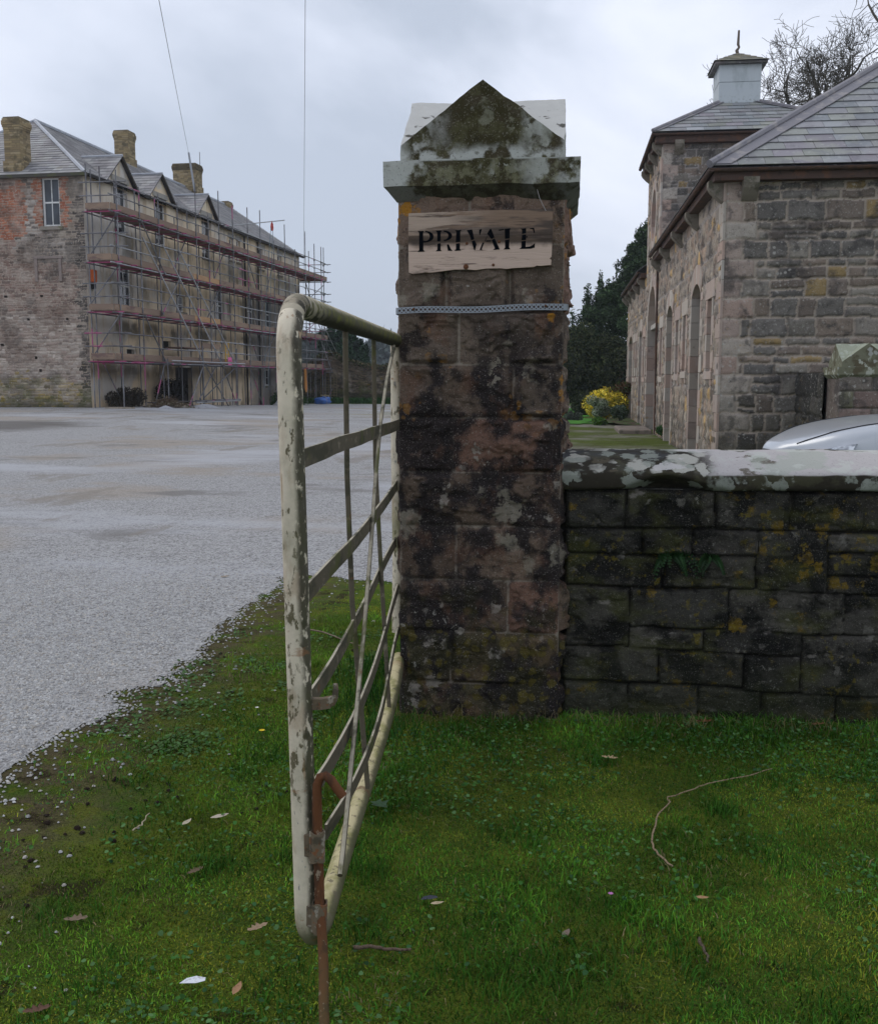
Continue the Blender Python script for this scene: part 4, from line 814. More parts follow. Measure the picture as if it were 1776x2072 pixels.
def archhead(b,s,thick,y0,y1,rg):
    y0_,y1_,zs,rise,rad,zc,ym=s; n=9; a0=math.asin((y1_-y0_)/2/rad)
    if rise>(y1_-y0_)*.4: a0=math.pi/2
    inn=[(ym+rad*math.sin(-a0+2*a0*i/n),zc+rad*math.cos(-a0+2*a0*i/n)) for i in range(n+1)]
    otr=[(ym+(rad+thick)*math.sin(-a0+2*a0*i/n),zc+(rad+thick)*math.cos(-a0+2*a0*i/n)) for i in range(n+1)]
    for i in range(n):
        k=np.array(palQ[rg.integers(5)])*rg.uniform(1.0,1.25); b.col(*k)
        P4=[inn[i],inn[i+1],otr[i+1],otr[i]]
        b.prism(P4,0,-.03,.34)
m_door=M('dark door planks',(.028,.024,.022),[((.07,.05,.04),[('n',(8,30,2),.5,.62)],.7)],rough=.8)
for i,(d,s) in enumerate(zip(doors,segs)):
    a,c,zs,rise=d; rg=np.random.default_rng(i+60)
    b=surround(a,c,0,zs,.16,.34,0,0,.33,i+20); archhead(b,s[1],.36,a,c,rg); b.build('door_surround',m_dress,sb)
    b=MB(); b.add([(.31,a-.05,0),(.31,c+.05,0),(.31,c+.05,zs+rise+.05),(.31,a-.05,zs+rise+.05)],[(0,1,2,3)])
    for j in range(7): y=a+(c-a)*j/7; b.box((.285,y+.006,.02),(.31,y+(c-a)/7-.006,zs+rise))
    b.build('door',m_door,sb)
a,c,zs,rise=bigdoor
b=surround(a,c,0,zs,.20,.34,0,0,.36,77); archhead(b,sbig[1],.36,a,c,np.random.default_rng(70)); b.build('door_surround',m_dress,sb)
m_tym=M('faded red boarding',(.27,.155,.135),[((.20,.13,.11),[('n',(3,14,2),.5,.64)],.7),((.36,.27,.22),[('n',(6,30,3),.6,.7)],.6)],rough=.9)
b=MB(); ym=(a+c)/2; hw=(c-a)/2; n=14
pl=[(a,3.15)]+[(ym+hw*math.sin(-math.pi/2+math.pi*i/n),zs+hw*math.cos(-math.pi/2+math.pi*i/n)*.985) for i in range(1,n)]
pl=[p for p in pl if p[1]>=3.15]+[(c,3.15)]; b.prism(pl,0,.20,.26); b.build('tympanum',m_tym,sb)
b=MB(); b.bev((.06,a,3.0),(.3,c,3.14),.01); b.build('lintel',M('pale lintel',(.46,.43,.38),[((.3,.27,.23),[('n',6,.5,.65)],.7)]),sb)
b=MB(); b.box((.27,a,0),(.30,c,3.0))
for j in range(16): y=a+(c-a)*j/16; b.box((.255,y+.008,.02),(.2701,y+(c-a)/16-.008,2.99))
b.build('door',m_door,sb)
# roundel in the tower
b=MB(); n=20; rg=np.random.default_rng(9)
for i in range(n):
    a0,a1=i/n*6.2832,(i+1)/n*6.2832; k=np.array(palQ[rg.integers(5)])*rg.uniform(1,1.2); b.col(*k); r0,r1=rnd_c[2]-.14,rnd_c[2]+.14
    b.prism([(rnd_c[0]+r0*math.cos(a0),rnd_c[1]+r0*math.sin(a0)),(rnd_c[0]+r1*math.cos(a0),rnd_c[1]+r1*math.sin(a0)),(rnd_c[0]+r1*math.cos(a1),rnd_c[1]+r1*math.sin(a1)),(rnd_c[0]+r0*math.cos(a1),rnd_c[1]+r0*math.sin(a1))],0,-.03,.3)
o=b.build('roundel',m_dress,sb); b=MB(); b.prism([(rnd_c[0]+.85*math.cos(t),rnd_c[1]+.85*math.sin(t)) for t in np.arange(24)/24*6.283],0,.24,.27); b.build('infill',m_tym,o)
# facade corner quoins
b=MB(); rg=np.random.default_rng(3)
for i in range(15):
    w_=.30 if i%2==0 else .5; k=np.array(palQ[rg.integers(5)])*rg.uniform(.95,1.2); b.col(*k); b.bev((-.022,-.016,qz[i]+.003),(.02,w_,qz[i+1]-.003),.004)
b.build('quoins',m_dress,sb)
for yq,sg_ in ((YT0,1),(YT1,-1)):
    b=MB(); z=ET
    while z<TT-.1:
        w_=.28 if int(z*10)%2 else .45; k=np.array(palQ[rg.integers(5)])*rg.uniform(.95,1.2); b.col(*k); b.bev((-.024,min(yq-.02*sg_,yq+w_*sg_),z+.003),(.02,max(yq-.02*sg_,yq+w_*sg_),min(z+.3,TT)-.003),.004); z+=.3
    b.build('quoins',m_dress,sb)
# roofs with individually laid slates
def clip(poly,ax,val,keep_less):
    out=[]
    for i in range(len(poly)):
        p,q=poly[i],poly[(i+1)%len(poly)]; ip=(p[ax]<=val)==keep_less or p[ax]==val; iq=(q[ax]<=val)==keep_less or q[ax]==val
        if ip: out.append(p)
        if ip!=iq: t=(val-p[ax])/(q[ax]-p[ax]); out.append((p[0]+(q[0]-p[0])*t,p[1]+(q[1]-p[1])*t))
    return out
def clip_convex(poly,cl):
    out=list(poly)
    for i in range(len(cl)):
        a,b_=cl[i],cl[(i+1)%len(cl)]; inp=out; out=[]
        f=lambda p:(b_[0]-a[0])*(p[1]-a[1])-(b_[1]-a[1])*(p[0]-a[0])
        for j in range(len(inp)):
            p,q=inp[j],inp[(j+1)%len(inp)]; fp,fq=f(p),f(q)
            if fp>=0: out.append(p)
            if fp*fq<0: t=fp/(fp-fq); out.append((p[0]+(q[0]-p[0])*t,p[1]+(q[1]-p[1])*t))
        if len(out)<3: return []
    return out
def slates(b,poly3,row,wd,pal,seed,th=.009,under=(.05,.05,.055)):
    # poly3: planar convex polygon, first edge along the eave (left to right seen from outside)
    P=[np.array(p,float) for p in poly3]; o=P[0]; ex=P[1]-P[0]; ex/=np.linalg.norm(ex); n=np.cross(ex,P[2]-P[0]); n/=np.linalg.norm(n); ey=np.cross(n,ex)
    p2=[((p-o)@ex,(p-o)@ey) for p in P]; rg=np.random.default_rng(seed)
    b.col(*under); b.add([o+ex*u+ey*v-n*.03 for u,v in p2],[list(range(len(p2)))])
    vmax=max(v for u,v in p2); umin=min(u for u,v in p2); umax=max(u for u,v in p2); r=0; v=0
    while v<vmax:
        u=umin-(wd*.5 if r%2 else 0)
        while u<umax:
            w_=wd*rg.uniform(.9,1.1); q=[(u+.003,v),(u+w_-.003,v),(u+w_-.003,v+row*1.12),(u+.003,v+row*1.12)]; q=clip_convex(q,p2)
            if len(q)>=3:
                k=np.array(pal[rg.integers(len(pal))])*rg.uniform(.82,1.15); b.col(*k); m_=len(q); jit=rg.uniform(0,.003)
                lift=lambda v_:th*1.9*(1-(v_-v)/(row*1.12))+jit
                top=[o+ex*a+ey*c+n*(lift(c)+.001) for a,c in q]; bot=[o+ex*a+ey*c+n*(lift(c)-th) for a,c in q]
                b.add(top+bot,[list(range(m_))]+[[i,i+m_,(i+1)%m_+m_,(i+1)%m_] for i in range(m_)])
            u+=w_
        v+=row; r+=1
palS=[(.28,.29,.30),(.24,.24,.245),(.19,.205,.215),(.225,.205,.225),(.23,.235,.21),(.25,.245,.255),(.205,.21,.20)]
slm=[((.12,.11,.125),[('n',(2.5,2.5,1.4),.52,.66,6)],.55),((.30,.31,.24),[('n',(1.6,1.6,2),.55,.7,5)],.5),((.36,.36,.34),[('v',12,.45,.06,.6)],.45),((.19,.13,.15),[('n',(.9,.9,.9),.54,.68)],.4)]
m_slate=M('roof slate','Col',slm,rough=.5,bump=[(40,.3,.004)],spec=.45)
m_lead=M('lead flashing',(.20,.19,.205),[((.36,.325,.30),[('n',(5,5,5),.5,.66)],.6),((.14,.13,.16),[('n',9,.55,.68)],.6)],rough=.55,bump=[(14,.4,.01)],spec=.4)
OV=.30; ez=4.86; pitch=.69
A_=(-OV,-OV,ez); hl=4.3; ap=(hl-OV,hl-OV,ez+hl*pitch)
B_=(GW+OV,-OV,ez); 
b=MB()
slates(b,[A_,B_,ap],.28,.44,palS,1)
slates(b,[(-OV,YT0,ez),A_,ap,(hl-OV,YT0,ez+hl*pitch)],.28,.44,palS,2)
slates(b,[B_,(GW+OV,YT0,ez),(hl-OV,YT0,ez+hl*pitch),ap],.28,.44,palS,3)
b.build('roof',m_slate,sb)
b=MB()
slates(b,[(-OV,YE+OV,ez),(-OV,YT1,ez),(hl-OV,YT1,ez+hl*pitch),(hl-OV,YE+OV-hl,ez+hl*pitch)],.2,.42,palS,4)
slates(b,[(GW+OV,YE+OV,ez),(-OV,YE+OV,ez),(hl-OV,YE+OV-hl,ez+hl*pitch)],.2,.42,palS,5)
b.build('roof',m_slate,sb)
def roll(b,p,q,r=.055,wing=.26,na=None,nb=None):
    p=np.array(p,float);q=np.array(q,float); up_=np.array([0,0,.035]); n=10; path=[p+(q-p)*t+up_ for t in np.linspace(0,1,n)]
    b.tube(path,r,8)
    for d in (na,nb):
        if d is None: continue
        d=np.array(d,float); V=[];Fs=[]
        for i,t in enumerate(np.linspace(0,1,n)): c=p+(q-p)*t+np.array([0,0,.04]); V+=[c,c+d*wing]
        for i in range(n-1): Fs.append((2*i,2*i+1,2*i+3,2*i+2))
        b.add(V,Fs); b.add([v-np.array([0,0,.012]) for v in V],Fs)
hd=1/math.hypot(1,pitch); 
b=MB(); roll(b,A_,ap,.065,.33,na=(1,0,0),nb=(0,1,0)); b.build('hip_flashing',m_lead,sb)
# tower roof + cupola
E0=(-OV,YT0-.3,7.98); ex_,ey_=5.1+OV,YT1+.3; cxm,cym=2.16,13.4; cw=.56; cz=9.08
tq=[E0,(ex_,YT0-.3,7.98),(ex_,ey_,7.98),(-OV,ey_,7.98)]; tt=[(cxm-cw,cym-cw,cz),(cxm+cw,cym-cw,cz),(cxm+cw,cym+cw,cz),(cxm-cw,cym+cw,cz)]
b=MB()
for i in range(4): slates(b,[tq[i],tq[(i+1)%4],tt[(i+1)%4],tt[i]],.26,.42,palS,10+i)
b.build('tower_roof',m_slate,sb)
b=MB(); roll(b,tq[0],tt[0],.05,.2,(.8,0,0),(0,.8,0)); roll(b,tq[1],tt[1],.05,.2,(-.8,0,0),(0,.8,0)); b.build('hip_flashing',m_lead,sb)
m_white=M('weathered white cladding',(.50,.54,.56),[((.36,.40,.41),[('n',(3,3,1.2),.5,.66)],.6),((.20,.21,.17),[('z',9.35,9.05,.3,5),('n',12,.52,.62)],.6)],rough=.7)
cup=MB(); cup.bev((cxm-cw,cym-cw,cz-.12),(cxm+cw,cym+cw,9.63),.01); cup.bev((cxm-cw-.006,cym-cw-.006,9.635),(cxm+cw+.006,cym+cw+.006,10.16),.01); cu_=cup.build('cupola',m_white,sb)
b=MB(); cr=.72; cb=[(cxm-cr,cym-cr,10.16),(cxm+cr,cym-cr,10.16),(cxm+cr,cym+cr,10.16),(cxm-cr,cym+cr,10.16)]
for i in range(4): slates(b,[cb[i],cb[(i+1)%4],(cxm,cym,10.55)],.16,.3,[(.22,.20,.13),(.18,.17,.12),(.25,.22,.14)],30+i)
b.col(.06,.055,.05); b.box((cxm-cr+.02,cym-cr+.02,10.09),(cxm+cr-.02,cym+cr-.02,10.15)); b.build('cupola_roof',m_slate,cu_)
b=MB(); b.tube([(cxm,cym,10.5),(cxm-.03,cym,10.62),(cxm+.03,cym,10.7),(cxm,cym,10.78),(cxm+.01,cym,11.15)],[.05,.05,.035,.04,.03],6); b.build('finial',M('rusty finial',(.14,.11,.09)),cu_)
# gutters, fascia and corbels
m_gut=M('rusty iron gutter',(.085,.055,.045),[((.15,.075,.045),[('n',4,.5,.64)],.7),((.04,.035,.03),[('n',9,.55,.66)],.6)],rough=.8,spec=.2)
def gutter(p,q,r=.05):
    b=MB(); p=np.array(p,float);q=np.array(q,float); d=(q-p)/np.linalg.norm(q-p); s=np.cross(d,[0,0,1]); n=8; V=[];Fs=[]
    for e_ in (p,q):
        for k in range(n+1): t=math.pi*k/n; V.append(e_+s*r*math.cos(t)-np.array([0,0,1])*r*math.sin(t))
    for k in range(n): Fs.append((k,k+1,n+2+k,n+1+k))
    Fs+=[list(range(n+1)),[n+1+k for k in range(n+1)][::-1],(0,n+1,2*n+1,n)]
    b.add(V,Fs); return b
for p,q in (((-.26,-.30,4.83),(-.26,YT0,4.83)),((-.30,-.26,4.83),(GW+.2,-.26,4.83)),((-.26,YT1,4.83),(-.26,YE+.3,4.83)),((-.27,YT0-.3,7.94),(-.27,YT1+.3,7.94)),((-.3,YT0-.27,7.94),(5.3,YT0-.27,7.94))):
    gutter(p,q).build('gutter',m_gut,sb)
b=MB(); b.box((-.20,-.20,ET),(.1,YT0-.01,4.80)); b.box((.101,-.20,ET),(GW+.2,.1,4.80)); b.box((-.2,YT1+.01,ET),(.1,YE+.2,4.80)); b.box((-.2,YT0-.2,TT),(.1,YT1+.2,7.93)); b.box((.101,YT0-.2,TT),(5.25,YT0+.1,7.93)); b.build('eaves_board',m_gut,sb)
m_corb=M('stone corbel',(.21,.185,.15),[((.09,.085,.06),[('n',6,.48,.62)],.8),((.30,.27,.23),[('n',14,.58,.7)],.6)],rough=.95,bump=[(30,.5,.01)])
def corbel(x,y,zt,dirx):
    b=MB(); pr=[(.0,0),(.26,0),(.26,-.09),(.22,-.16),(.12,-.26),(.03,-.33),(0,-.34)]
    if dirx: b.prism([(x-a,zt+c) for a,c in pr],1,y-.12,y+.12)
    else: b.prism([(y-a,zt+c) for a,c in pr],0,x-.12,x+.12)
    b.build('corbel',m_corb,sb)
for y in (.16,3.3,5.9,8.6,11.1): corbel(0,y,4.70,True)
for y in (16.3,18.6,20.8,22.8,24.4): corbel(0,y,4.70,True)
for x in (.37,2.75,5.1): corbel(x,0,4.70,False)
for y in (YT0+.15,YT0+1.4,YT0+2.7,YT1-.15): corbel(0,y,TT+.06,True)
for x in (.42,2.2,4.0): corbel(x,YT0,TT+.06,False)
# downpipe in the angle of tower and wing
b=MB(); b.tube([(-.26,YT0-.08,4.75),(-.06,YT0-.08,4.5),(-.03,YT0-.08,.05)],.03,8); b.build('downpipe',m_gut,sb)
# ---------------- second pillar and its short wall ----------------
p2=thing('gate_pillar','smaller mossy gate pillar with a greenish gabled cap, behind the silver car','gate pillar',(4.2,15.55,0))
m_cap2=M('greenish cap stone',(.17,.17,.115),[((.09,.07,.04),[('n',(5,5,5),.5,.62)],.8),((.42,.43,.36),[('n',(7,7,6),.58,.62,6)],.9),((.44,.45,.42),[('v',12,.5,.05,.5)],.7),((.33,.36,.28),[('N','z',.3,.7,.4,6)],.7)],rough=.95,bump=[(30,.4,.01)])
pillar_cap(p2,3.86,4.58,15.2,15.92,1.565,m_cap2,seed=41)
rr=[]; rg=np.random.default_rng(8)
for i in range(7):
    z0,z1=-.1+i*.242,-.1+(i+1)*.242; xs=[3.86,4.06 if i%2 else 4.3,4.58]; rr+=[(xs[0],z0,xs[1],z1),(xs[1],z0,xs[2],z1)]
us=np.linspace(3.86,4.58,60); vs=np.linspace(-.1,1.60,140)
U,V,H,col=stone_sheet(rr,us,vs,.022,.006,[(.22,.16,.14),(.17,.145,.125),(.20,.19,.13),(.12,.105,.095)],(.22,.19,.16),5,edge=.03,wob=.006,colf=None)
H*=ss(0,.04,np.minimum(U-3.86,4.58-U)); VV=[np.stack([U,15.2-H,V],-1).reshape(-1,3)]; CC=[col.reshape(-1,4)]; FF=[grid_faces(60,140)]
VV.append(np.array([(3.86,15.2,-.1),(3.86,15.92,-.1),(3.86,15.92,1.6),(3.86,15.2,1.6),(4.58,15.2,-.1),(4.58,15.92,-.1),(4.58,15.92,1.6),(4.58,15.2,1.6)])); CC.append(np.tile([.16,.13,.115,1],(8,1))); FF.append(np.array([[1,0,3,2],[4,5,6,7],[5,1,2,6]])+U.size)
link('shaft',rawmesh('shaft',np.vstack(VV)-np.array(p2.location),np.vstack(FF),True,np.vstack(CC),mats=[m_rub]),p2)
sw=thing('stub_wall','short nearly black wet stone wall between the stable gable and the smaller gate pillar','wall',(4.0,16.7,0))
rr=rubble(np.random.default_rng(15),15.9,17.64,-.1,1.62,(.2,.3),(.25,.5),.2); us=np.linspace(15.9,17.66,60); vs=np.linspace(-.1,1.62,70)
U,V,H,col=stone_sheet(rr,us,vs,.03,.01,[(.05,.048,.045),(.035,.034,.033),(.065,.06,.052),(.10,.09,.08)],(.04,.038,.03),5,edge=.05,wob=.03)
VV=[np.stack([3.80-H,U,V],-1).reshape(-1,3)]; CC=[col.reshape(-1,4)]; FF=[grid_faces(60,70,flip=True)]
VV.append(np.array([(3.80,15.9,1.62),(3.80,17.66,1.62),(4.0,17.66,1.62),(4.0,15.9,1.62),(4.0,17.66,-.1),(4.0,15.9,-.1)])); CC.append(np.tile([.05,.05,.04,1],(6,1))); FF.append(np.array([[0,3,2,1],[3,5,4,2]])+U.size)
link('masonry',rawmesh('masonry',np.vstack(VV)-np.array(sw.location),np.vstack(FF),True,np.vstack(CC),mats=[m_rub]),sw)
# ---------------- silver car behind the wall ----------------
def make_car():
    f=np.array([-.99,-.12]); f/=np.linalg.norm(f); nose=np.array([2.15,11.45]); L=4.2; cen=nose-f*2.1
    ang=math.atan2(f[1],f[0])
    t=thing('car','silver car parked behind the low wall, only bonnet and headlight showing','car',(cen[0],cen[1],0),ang)
    m_paint=M('silver car paint',(.44,.46,.49),rough=.3,metal=.35,spec=.5)
    m_paint.node_tree.nodes['Principled BSDF'].inputs['Coat Weight'].default_value=.6
    m_glass=M('tinted car glass',(.012,.014,.017),rough=.05,spec=.7); m_blk=M('black trim',(.012,.012,.013),rough=.5); m_lamp=M('headlamp lens',(.55,.58,.62),[((.16,.17,.19),[('n',(6,12,18),.45,.6,2)],.8)],rough=.06,metal=.55,spec=.8)
    m_tyre=M('tyre rubber',(.02,.02,.02),rough=.9); m_rim=M('alloy rim',(.45,.46,.48),rough=.35,metal=.8)
    xs=np.concatenate([np.linspace(2.10,1.9,7),np.linspace(1.82,.7,13),np.linspace(.55,-1.7,14),np.linspace(-1.8,-2.1,5)])
    def W(x): return .88*np.sqrt(np.clip(1-np.abs((x)/2.16)**6.5,0.02,1))*(.93+.07*ss(2.1,1.2,np.abs(x)))
    zt=lambda x: np.interp(x,[-2.1,-1.9,-1.4,.55,.9,1.3,1.6,1.85,2.0,2.07,2.10],[.75,.92,.97,1.15,1.13,1.075,1.01,.92,.85,.79,.67])
    prof=[(.86,.20),(.97,.28),(1.0,.45),(1.0,.62),(.985,.78),(.95,.88),(.88,.945),(.78,.975),(.62,.988),(.4,.996),(0,1.0)]
    pr=prof+[(-a,c) for a,c in prof[-2::-1]]
    V=[];n=len(pr)
    for x in xs:
        for a,c in pr:
            zz=.18+(zt(x)-.18)*((c-.2)/.8)
            V.append((x-(.16*abs(a)**3 if x>1.2 else 0)*ss(1.2,2.1,x),a*W(x),zz))
    f_=[tuple(map(int,q)) for q in grid_faces(len(xs),n)]+[list(range(n)),[(len(xs)-1)*n+i for i in range(n)][::-1]]
    b=MB(); b.add(V,f_); o=b.build('body',m_paint,t); o.data.polygons.foreach_set('use_smooth',[True]*len(o.data.polygons))
    sd=o.modifiers.new('s','SUBSURF'); sd.levels=1; sd.render_levels=2
    # greenhouse
    gx_=np.array([.80,.45,.05,-.5,-1.1,-1.65,-1.95]); gz_=np.array([1.06,1.24,1.42,1.47,1.45,1.32,1.0]); V=[]
    pg=[(.80,0),(.77,.25),(.70,.6),(.60,.9),(.4,.98),(0,1.),(-.4,.98),(-.60,.9),(-.70,.6),(-.77,.25),(-.80,0)]
    for x,z in zip(gx_,gz_):
        for a,c in pg: V.append((x-.12*a*a*(x>.3),a*(1 if x<.9 else .98),.98+(z-.98)*c))
    b=MB(); b.add(V,[tuple(map(int,q)) for q in grid_faces(len(gx_),len(pg))]); o=b.build('windows',m_glass,t); smooth_angle(o,60)
    V=[(x-.12*a*a*(x>.3),a,.98+(z-.98)*c+.012) for x,z in zip(gx_[2:6],gz_[2:6]) for a,c in pg[3:8]]
    b=MB(); b.add(V,[tuple(map(int,q)) for q in grid_faces(4,5)]); o=b.build('roof_panel',m_paint,t); smooth_angle(o,60)
    for s in (1,-1):
        hp=[(1.93,.42,.72),(1.86,.56,.745),(1.76,.68,.775),(1.58,.80,.83),(1.42,.845,.86),(1.45,.862,.80),(1.62,.85,.735),(1.80,.76,.68),(1.92,.58,.655)]
        b=MB(); b.add([(x+.035,y*s*1.02,z+.02) for x,y,z in hp]+[(x-.1,y*s*.8,z) for x,y,z in hp],[list(range(9))]+[(i,(i+1)%9,9+(i+1)%9,9+i) for i in range(9)]); b.build('headlight',m_lamp,t)
        b=MB(); b.tube([(.3,s*.83,.97),(.3,s*.95,.99)],.025,6); b.bev((.2,s*1.0-.10,.92),(.34,s*1.0+.10,1.04),.03); b.build('mirror',m_paint,t)
        for x in (1.28,-1.28):
            wh=MB(); wh.tube([(x,s*.66,.31),(x,s*.70,.31),(x,s*.86,.31),(x,s*.885,.31)],[.27,.31,.31,.28],24); w_=wh.build('wheel',m_tyre,t); smooth_angle(w_,35)
            b=MB(); b.tube([(x,s*.80,.31),(x,s*.892,.31)],[.20,.205],20); b.build('rim',m_rim,w_)
    for s in (1,-1):
        V=[(x-.16*.74**3*(ss(1.2,2.1,x) if x>1.2 else 0),s*.74*W(x),.18+(zt(x)-.18)*((.979-.2)/.8)+.001) for x in np.linspace(.85,1.95,14)]; b=MB(); b.tube(V,.0055,5); b.build('bonnet_gap',m_blk,t)
    b=MB(); b.bev((2.0,-.33,.50),(2.115,.33,.60),.02); b.bev((2.0,-.11,.735),(2.085,.11,.775),.015); b.build('grille',m_blk,t)
    b=MB(); b.bar([(.93,-.62,1.065),(.985,0,1.07),(.93,.62,1.065)],.03,.03,(1,0,0)); b.build('wiper_cowl',m_blk,t)
make_car()
# ---------------- house under scaffolding ----------------
HA=(-18.41,39.31,0.); HR=-R(3.33)
hs=thing('house','big old house with a rubble and red brick end wall and scaffolded ochre front','house',HA,HR)
HL,HZ=27.2,9.38
wins=[]  # (u0,u1,z0,z1,kind)
for c in (3.05,6.84,12.1): wins.append((c-.62,c+.62,7.55,9.62,'sash'))
for a,c in ((15.1,15.7),(16.15,16.75),(19.6,20.35),(22.9,23.7)): wins.append((a,c,7.85,9.0,'small'))
wins+=[(2.75,3.85,4.55,6.35,'sash'),(8.25,9.25,4.72,5.45,'small'),(13.05,14.2,4.55,6.15,'sash'),(17.6,18.7,4.6,6.1,'sash'),(20.6,21.6,4.6,6.1,'sash'),(24.2,25.2,4.6,6.1,'sash'),(20.3,21.3,1.2,2.15,'small'),(24.0,25.0,1.0,2.2,'small'),(6.6,7.5,2.9,3.3,'slot'),(3.1,3.8,2.52,2.82,'slot')]
door=(7.9,9.7,-.3,2.12)
def holed(b,u0,u1,z0,z1,hl,depth=.2,n=0.):
    U_=sorted({u0,u1,*[h[0] for h in hl],*[h[1] for h in hl]}); Z_=sorted({z0,z1,*[h[2] for h in hl],*[h[3] for h in hl]})
    # refine
    for i in range(len(U_)-1):
        for j in range(len(Z_)-1):
            c=(U_[i]+U_[i+1])/2; d=(Z_[j]+Z_[j+1])/2
            if any(h[0]<c<h[1] and h[2]<d<h[3] for h in hl): continue
            b.add([(n,U_[i],Z_[j]),(n,U_[i+1],Z_[j]),(n,U_[i+1],Z_[j+1]),(n,U_[i],Z_[j+1])],[(0,1,2,3)])
    for a,c,d,e_ in hl:
        b.add([(n,a,d),(n,c,d),(n,c,e_),(n,a,e_),(n-depth,a,d),(n-depth,c,d),(n-depth,c,e_),(n-depth,a,e_)],[(0,1,5,4),(1,2,6,5),(2,3,7,6),(3,0,4,7)])
    return b
m_rend=M('stained ochre render',(.78,.63,.44),[
  ((.62,.59,.56),[('y',7,3,5,.3),('z',4.3,5.4,1.5,.5)],.92),((.68,.60,.47),[('z',8.3,8.9,.8,.8),('n',(.5,.5,.5),.42,.56)],.8),((.56,.53,.49),[('n',(.35,.35,.5),.48,.60,4)],.85),((.50,.39,.25),[('n',(2,2.2,.35),.48,.66,5)],.7),
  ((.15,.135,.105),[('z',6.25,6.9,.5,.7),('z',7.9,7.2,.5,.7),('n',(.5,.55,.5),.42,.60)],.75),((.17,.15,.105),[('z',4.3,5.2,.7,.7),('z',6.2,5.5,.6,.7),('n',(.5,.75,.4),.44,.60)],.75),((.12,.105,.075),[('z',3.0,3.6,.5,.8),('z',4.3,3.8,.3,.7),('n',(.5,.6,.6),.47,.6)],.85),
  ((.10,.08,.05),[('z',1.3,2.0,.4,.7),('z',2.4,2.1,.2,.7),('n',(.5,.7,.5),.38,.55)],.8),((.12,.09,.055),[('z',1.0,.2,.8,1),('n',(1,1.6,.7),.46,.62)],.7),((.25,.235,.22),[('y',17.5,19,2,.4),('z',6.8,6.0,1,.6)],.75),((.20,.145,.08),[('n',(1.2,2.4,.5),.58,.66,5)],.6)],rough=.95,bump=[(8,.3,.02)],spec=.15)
b=MB(); holed(b,0,HL,-.4,HZ,[w_[:4] for w_ in wins if w_[3]<=HZ]+[(w_[0],w_[1],w_[2],HZ) for w_ in wins if w_[3]>HZ]+[door])
for c in (3.05,6.84,12.1):  # wall gables of the dormers
    for poly in ([(c-1.36,HZ),(c-.62,HZ),(c-.62,9.62),(c-.62,10.07)],[(c+.62,HZ),(c+1.36,HZ),(c+.62,10.07),(c+.62,9.62)],[(c-.62,9.62),(c+.62,9.62),(c+.62,10.07),(c,10.60),(c-.62,10.07)]):
        b.add([(0,u,z) for u,z in poly],[list(range(len(poly)))])
b.add([(0,HL,-.4),(-9.15,HL,-.4),(-9.15,HL,HZ),(-4.58,HL,12.5),(0,HL,HZ)],[(0,1,2,3,4)])
b.add([(-9.15,0,-.4),(-9.15,HL,-.4),(-9.15,HL,HZ),(-9.15,0,HZ)],[(0,1,2,3)])
b.build('rendered_wall',m_rend,hs)
# end wall: rubble with brick patches; local x from -9.15 to 0, faces -y
def ecol(rg,u,v,w_,h):
    s=-u; nz=(vn(u*1.7,v*1.3,5)-.5)*1.0
    k=rg.random()
    if s<.42+nz*.25 and v>.8: return np.array((.085,.082,.08) if v<8.6 and k<.75 else (.24,.225,.20))*rg.uniform(.7,1.3)
    brick=(v>6.95+nz*.5 and v<9.1+nz*.6 and s>2.45+nz*.35 and s<4.6) or (abs(s-1.35)<.72 and v>7.35 and abs(abs(s-1.35)-.55)<.17+.08*(rg.random()))
    if brick: return np.array([(.34,.135,.085),(.29,.115,.075),(.38,.17,.11),(.33,.16,.11)][rg.integers(4)])*rg.uniform(.75,1.2)
    if v>7.2 and 1.75<s<2.5: return np.array((.36,.34,.32) if k<.6 else (.15,.14,.135))*rg.uniform(.8,1.2)
    if v>7.0 and s<1.0: return np.array((.26,.235,.20) if k<.7 else (.16,.15,.14))*rg.uniform(.75,1.2)
    if 6.1<v<7.4 and s<3: return np.array((.12,.115,.11) if k<.55 else (.27,.255,.24))*rg.uniform(.7,1.3)
    if v>4.2+nz: return 1.25* np.array([(.19,.145,.125),(.165,.12,.105),(.22,.175,.155),(.13,.105,.095)][rg.integers(4)])*rg.uniform(.8,1.25)
    if v>1.6+nz: return 1.25*np.array([(.27,.245,.225),(.22,.185,.165),(.31,.28,.255),(.24,.20,.18),(.15,.13,.12)][rg.integers(5)])*rg.uniform(.8,1.2)
    return 1.2*np.array([(.26,.24,.18),(.22,.19,.13),(.28,.26,.22),(.27,.215,.10),(.13,.12,.085)][rg.integers(5)])*rg.uniform(.75,1.2)
rg=np.random.default_rng(99); er=rubble(rg,-9.15,0,-.4,6.9,(.075,.14),(.12,.36),.2)+rubble(rg,-9.15,0,6.9,HZ,(.085,.12),(.2,.30),0)
us=np.linspace(-9.15,0,330); vs=np.linspace(-.4,HZ,350)
U,V,H,col=stone_sheet(er,us,vs,.03,.008,palG,(.34,.30,.26),61,edge=.04,wob=.035,facet=.5,rec=.008,colf=ecol)
H*=ss(0,.12,-U)
sw_=(-1.74,-.98,7.45,9.28); ctu=(us[:-1]+us[1:])/2; ctv=(vs[:-1]+vs[1:])/2; CU,CV=np.meshgrid(ctu,ctv,indexing='ij')
keep=~((CU>sw_[0]+.02)&(CU<sw_[1]-.02)&(CV>sw_[2])&(CV<sw_[3]-.02))
hh=np.random.default_rng(4)
for i in range(9):  # putlog holes
    hx,hz=-hh.uniform(.6,4.2),hh.choice([1.9,2.9,3.9,4.8,5.3,2.4]); keep&=~((abs(CU-hx)<.06)&(abs(CV-hz)<.05))
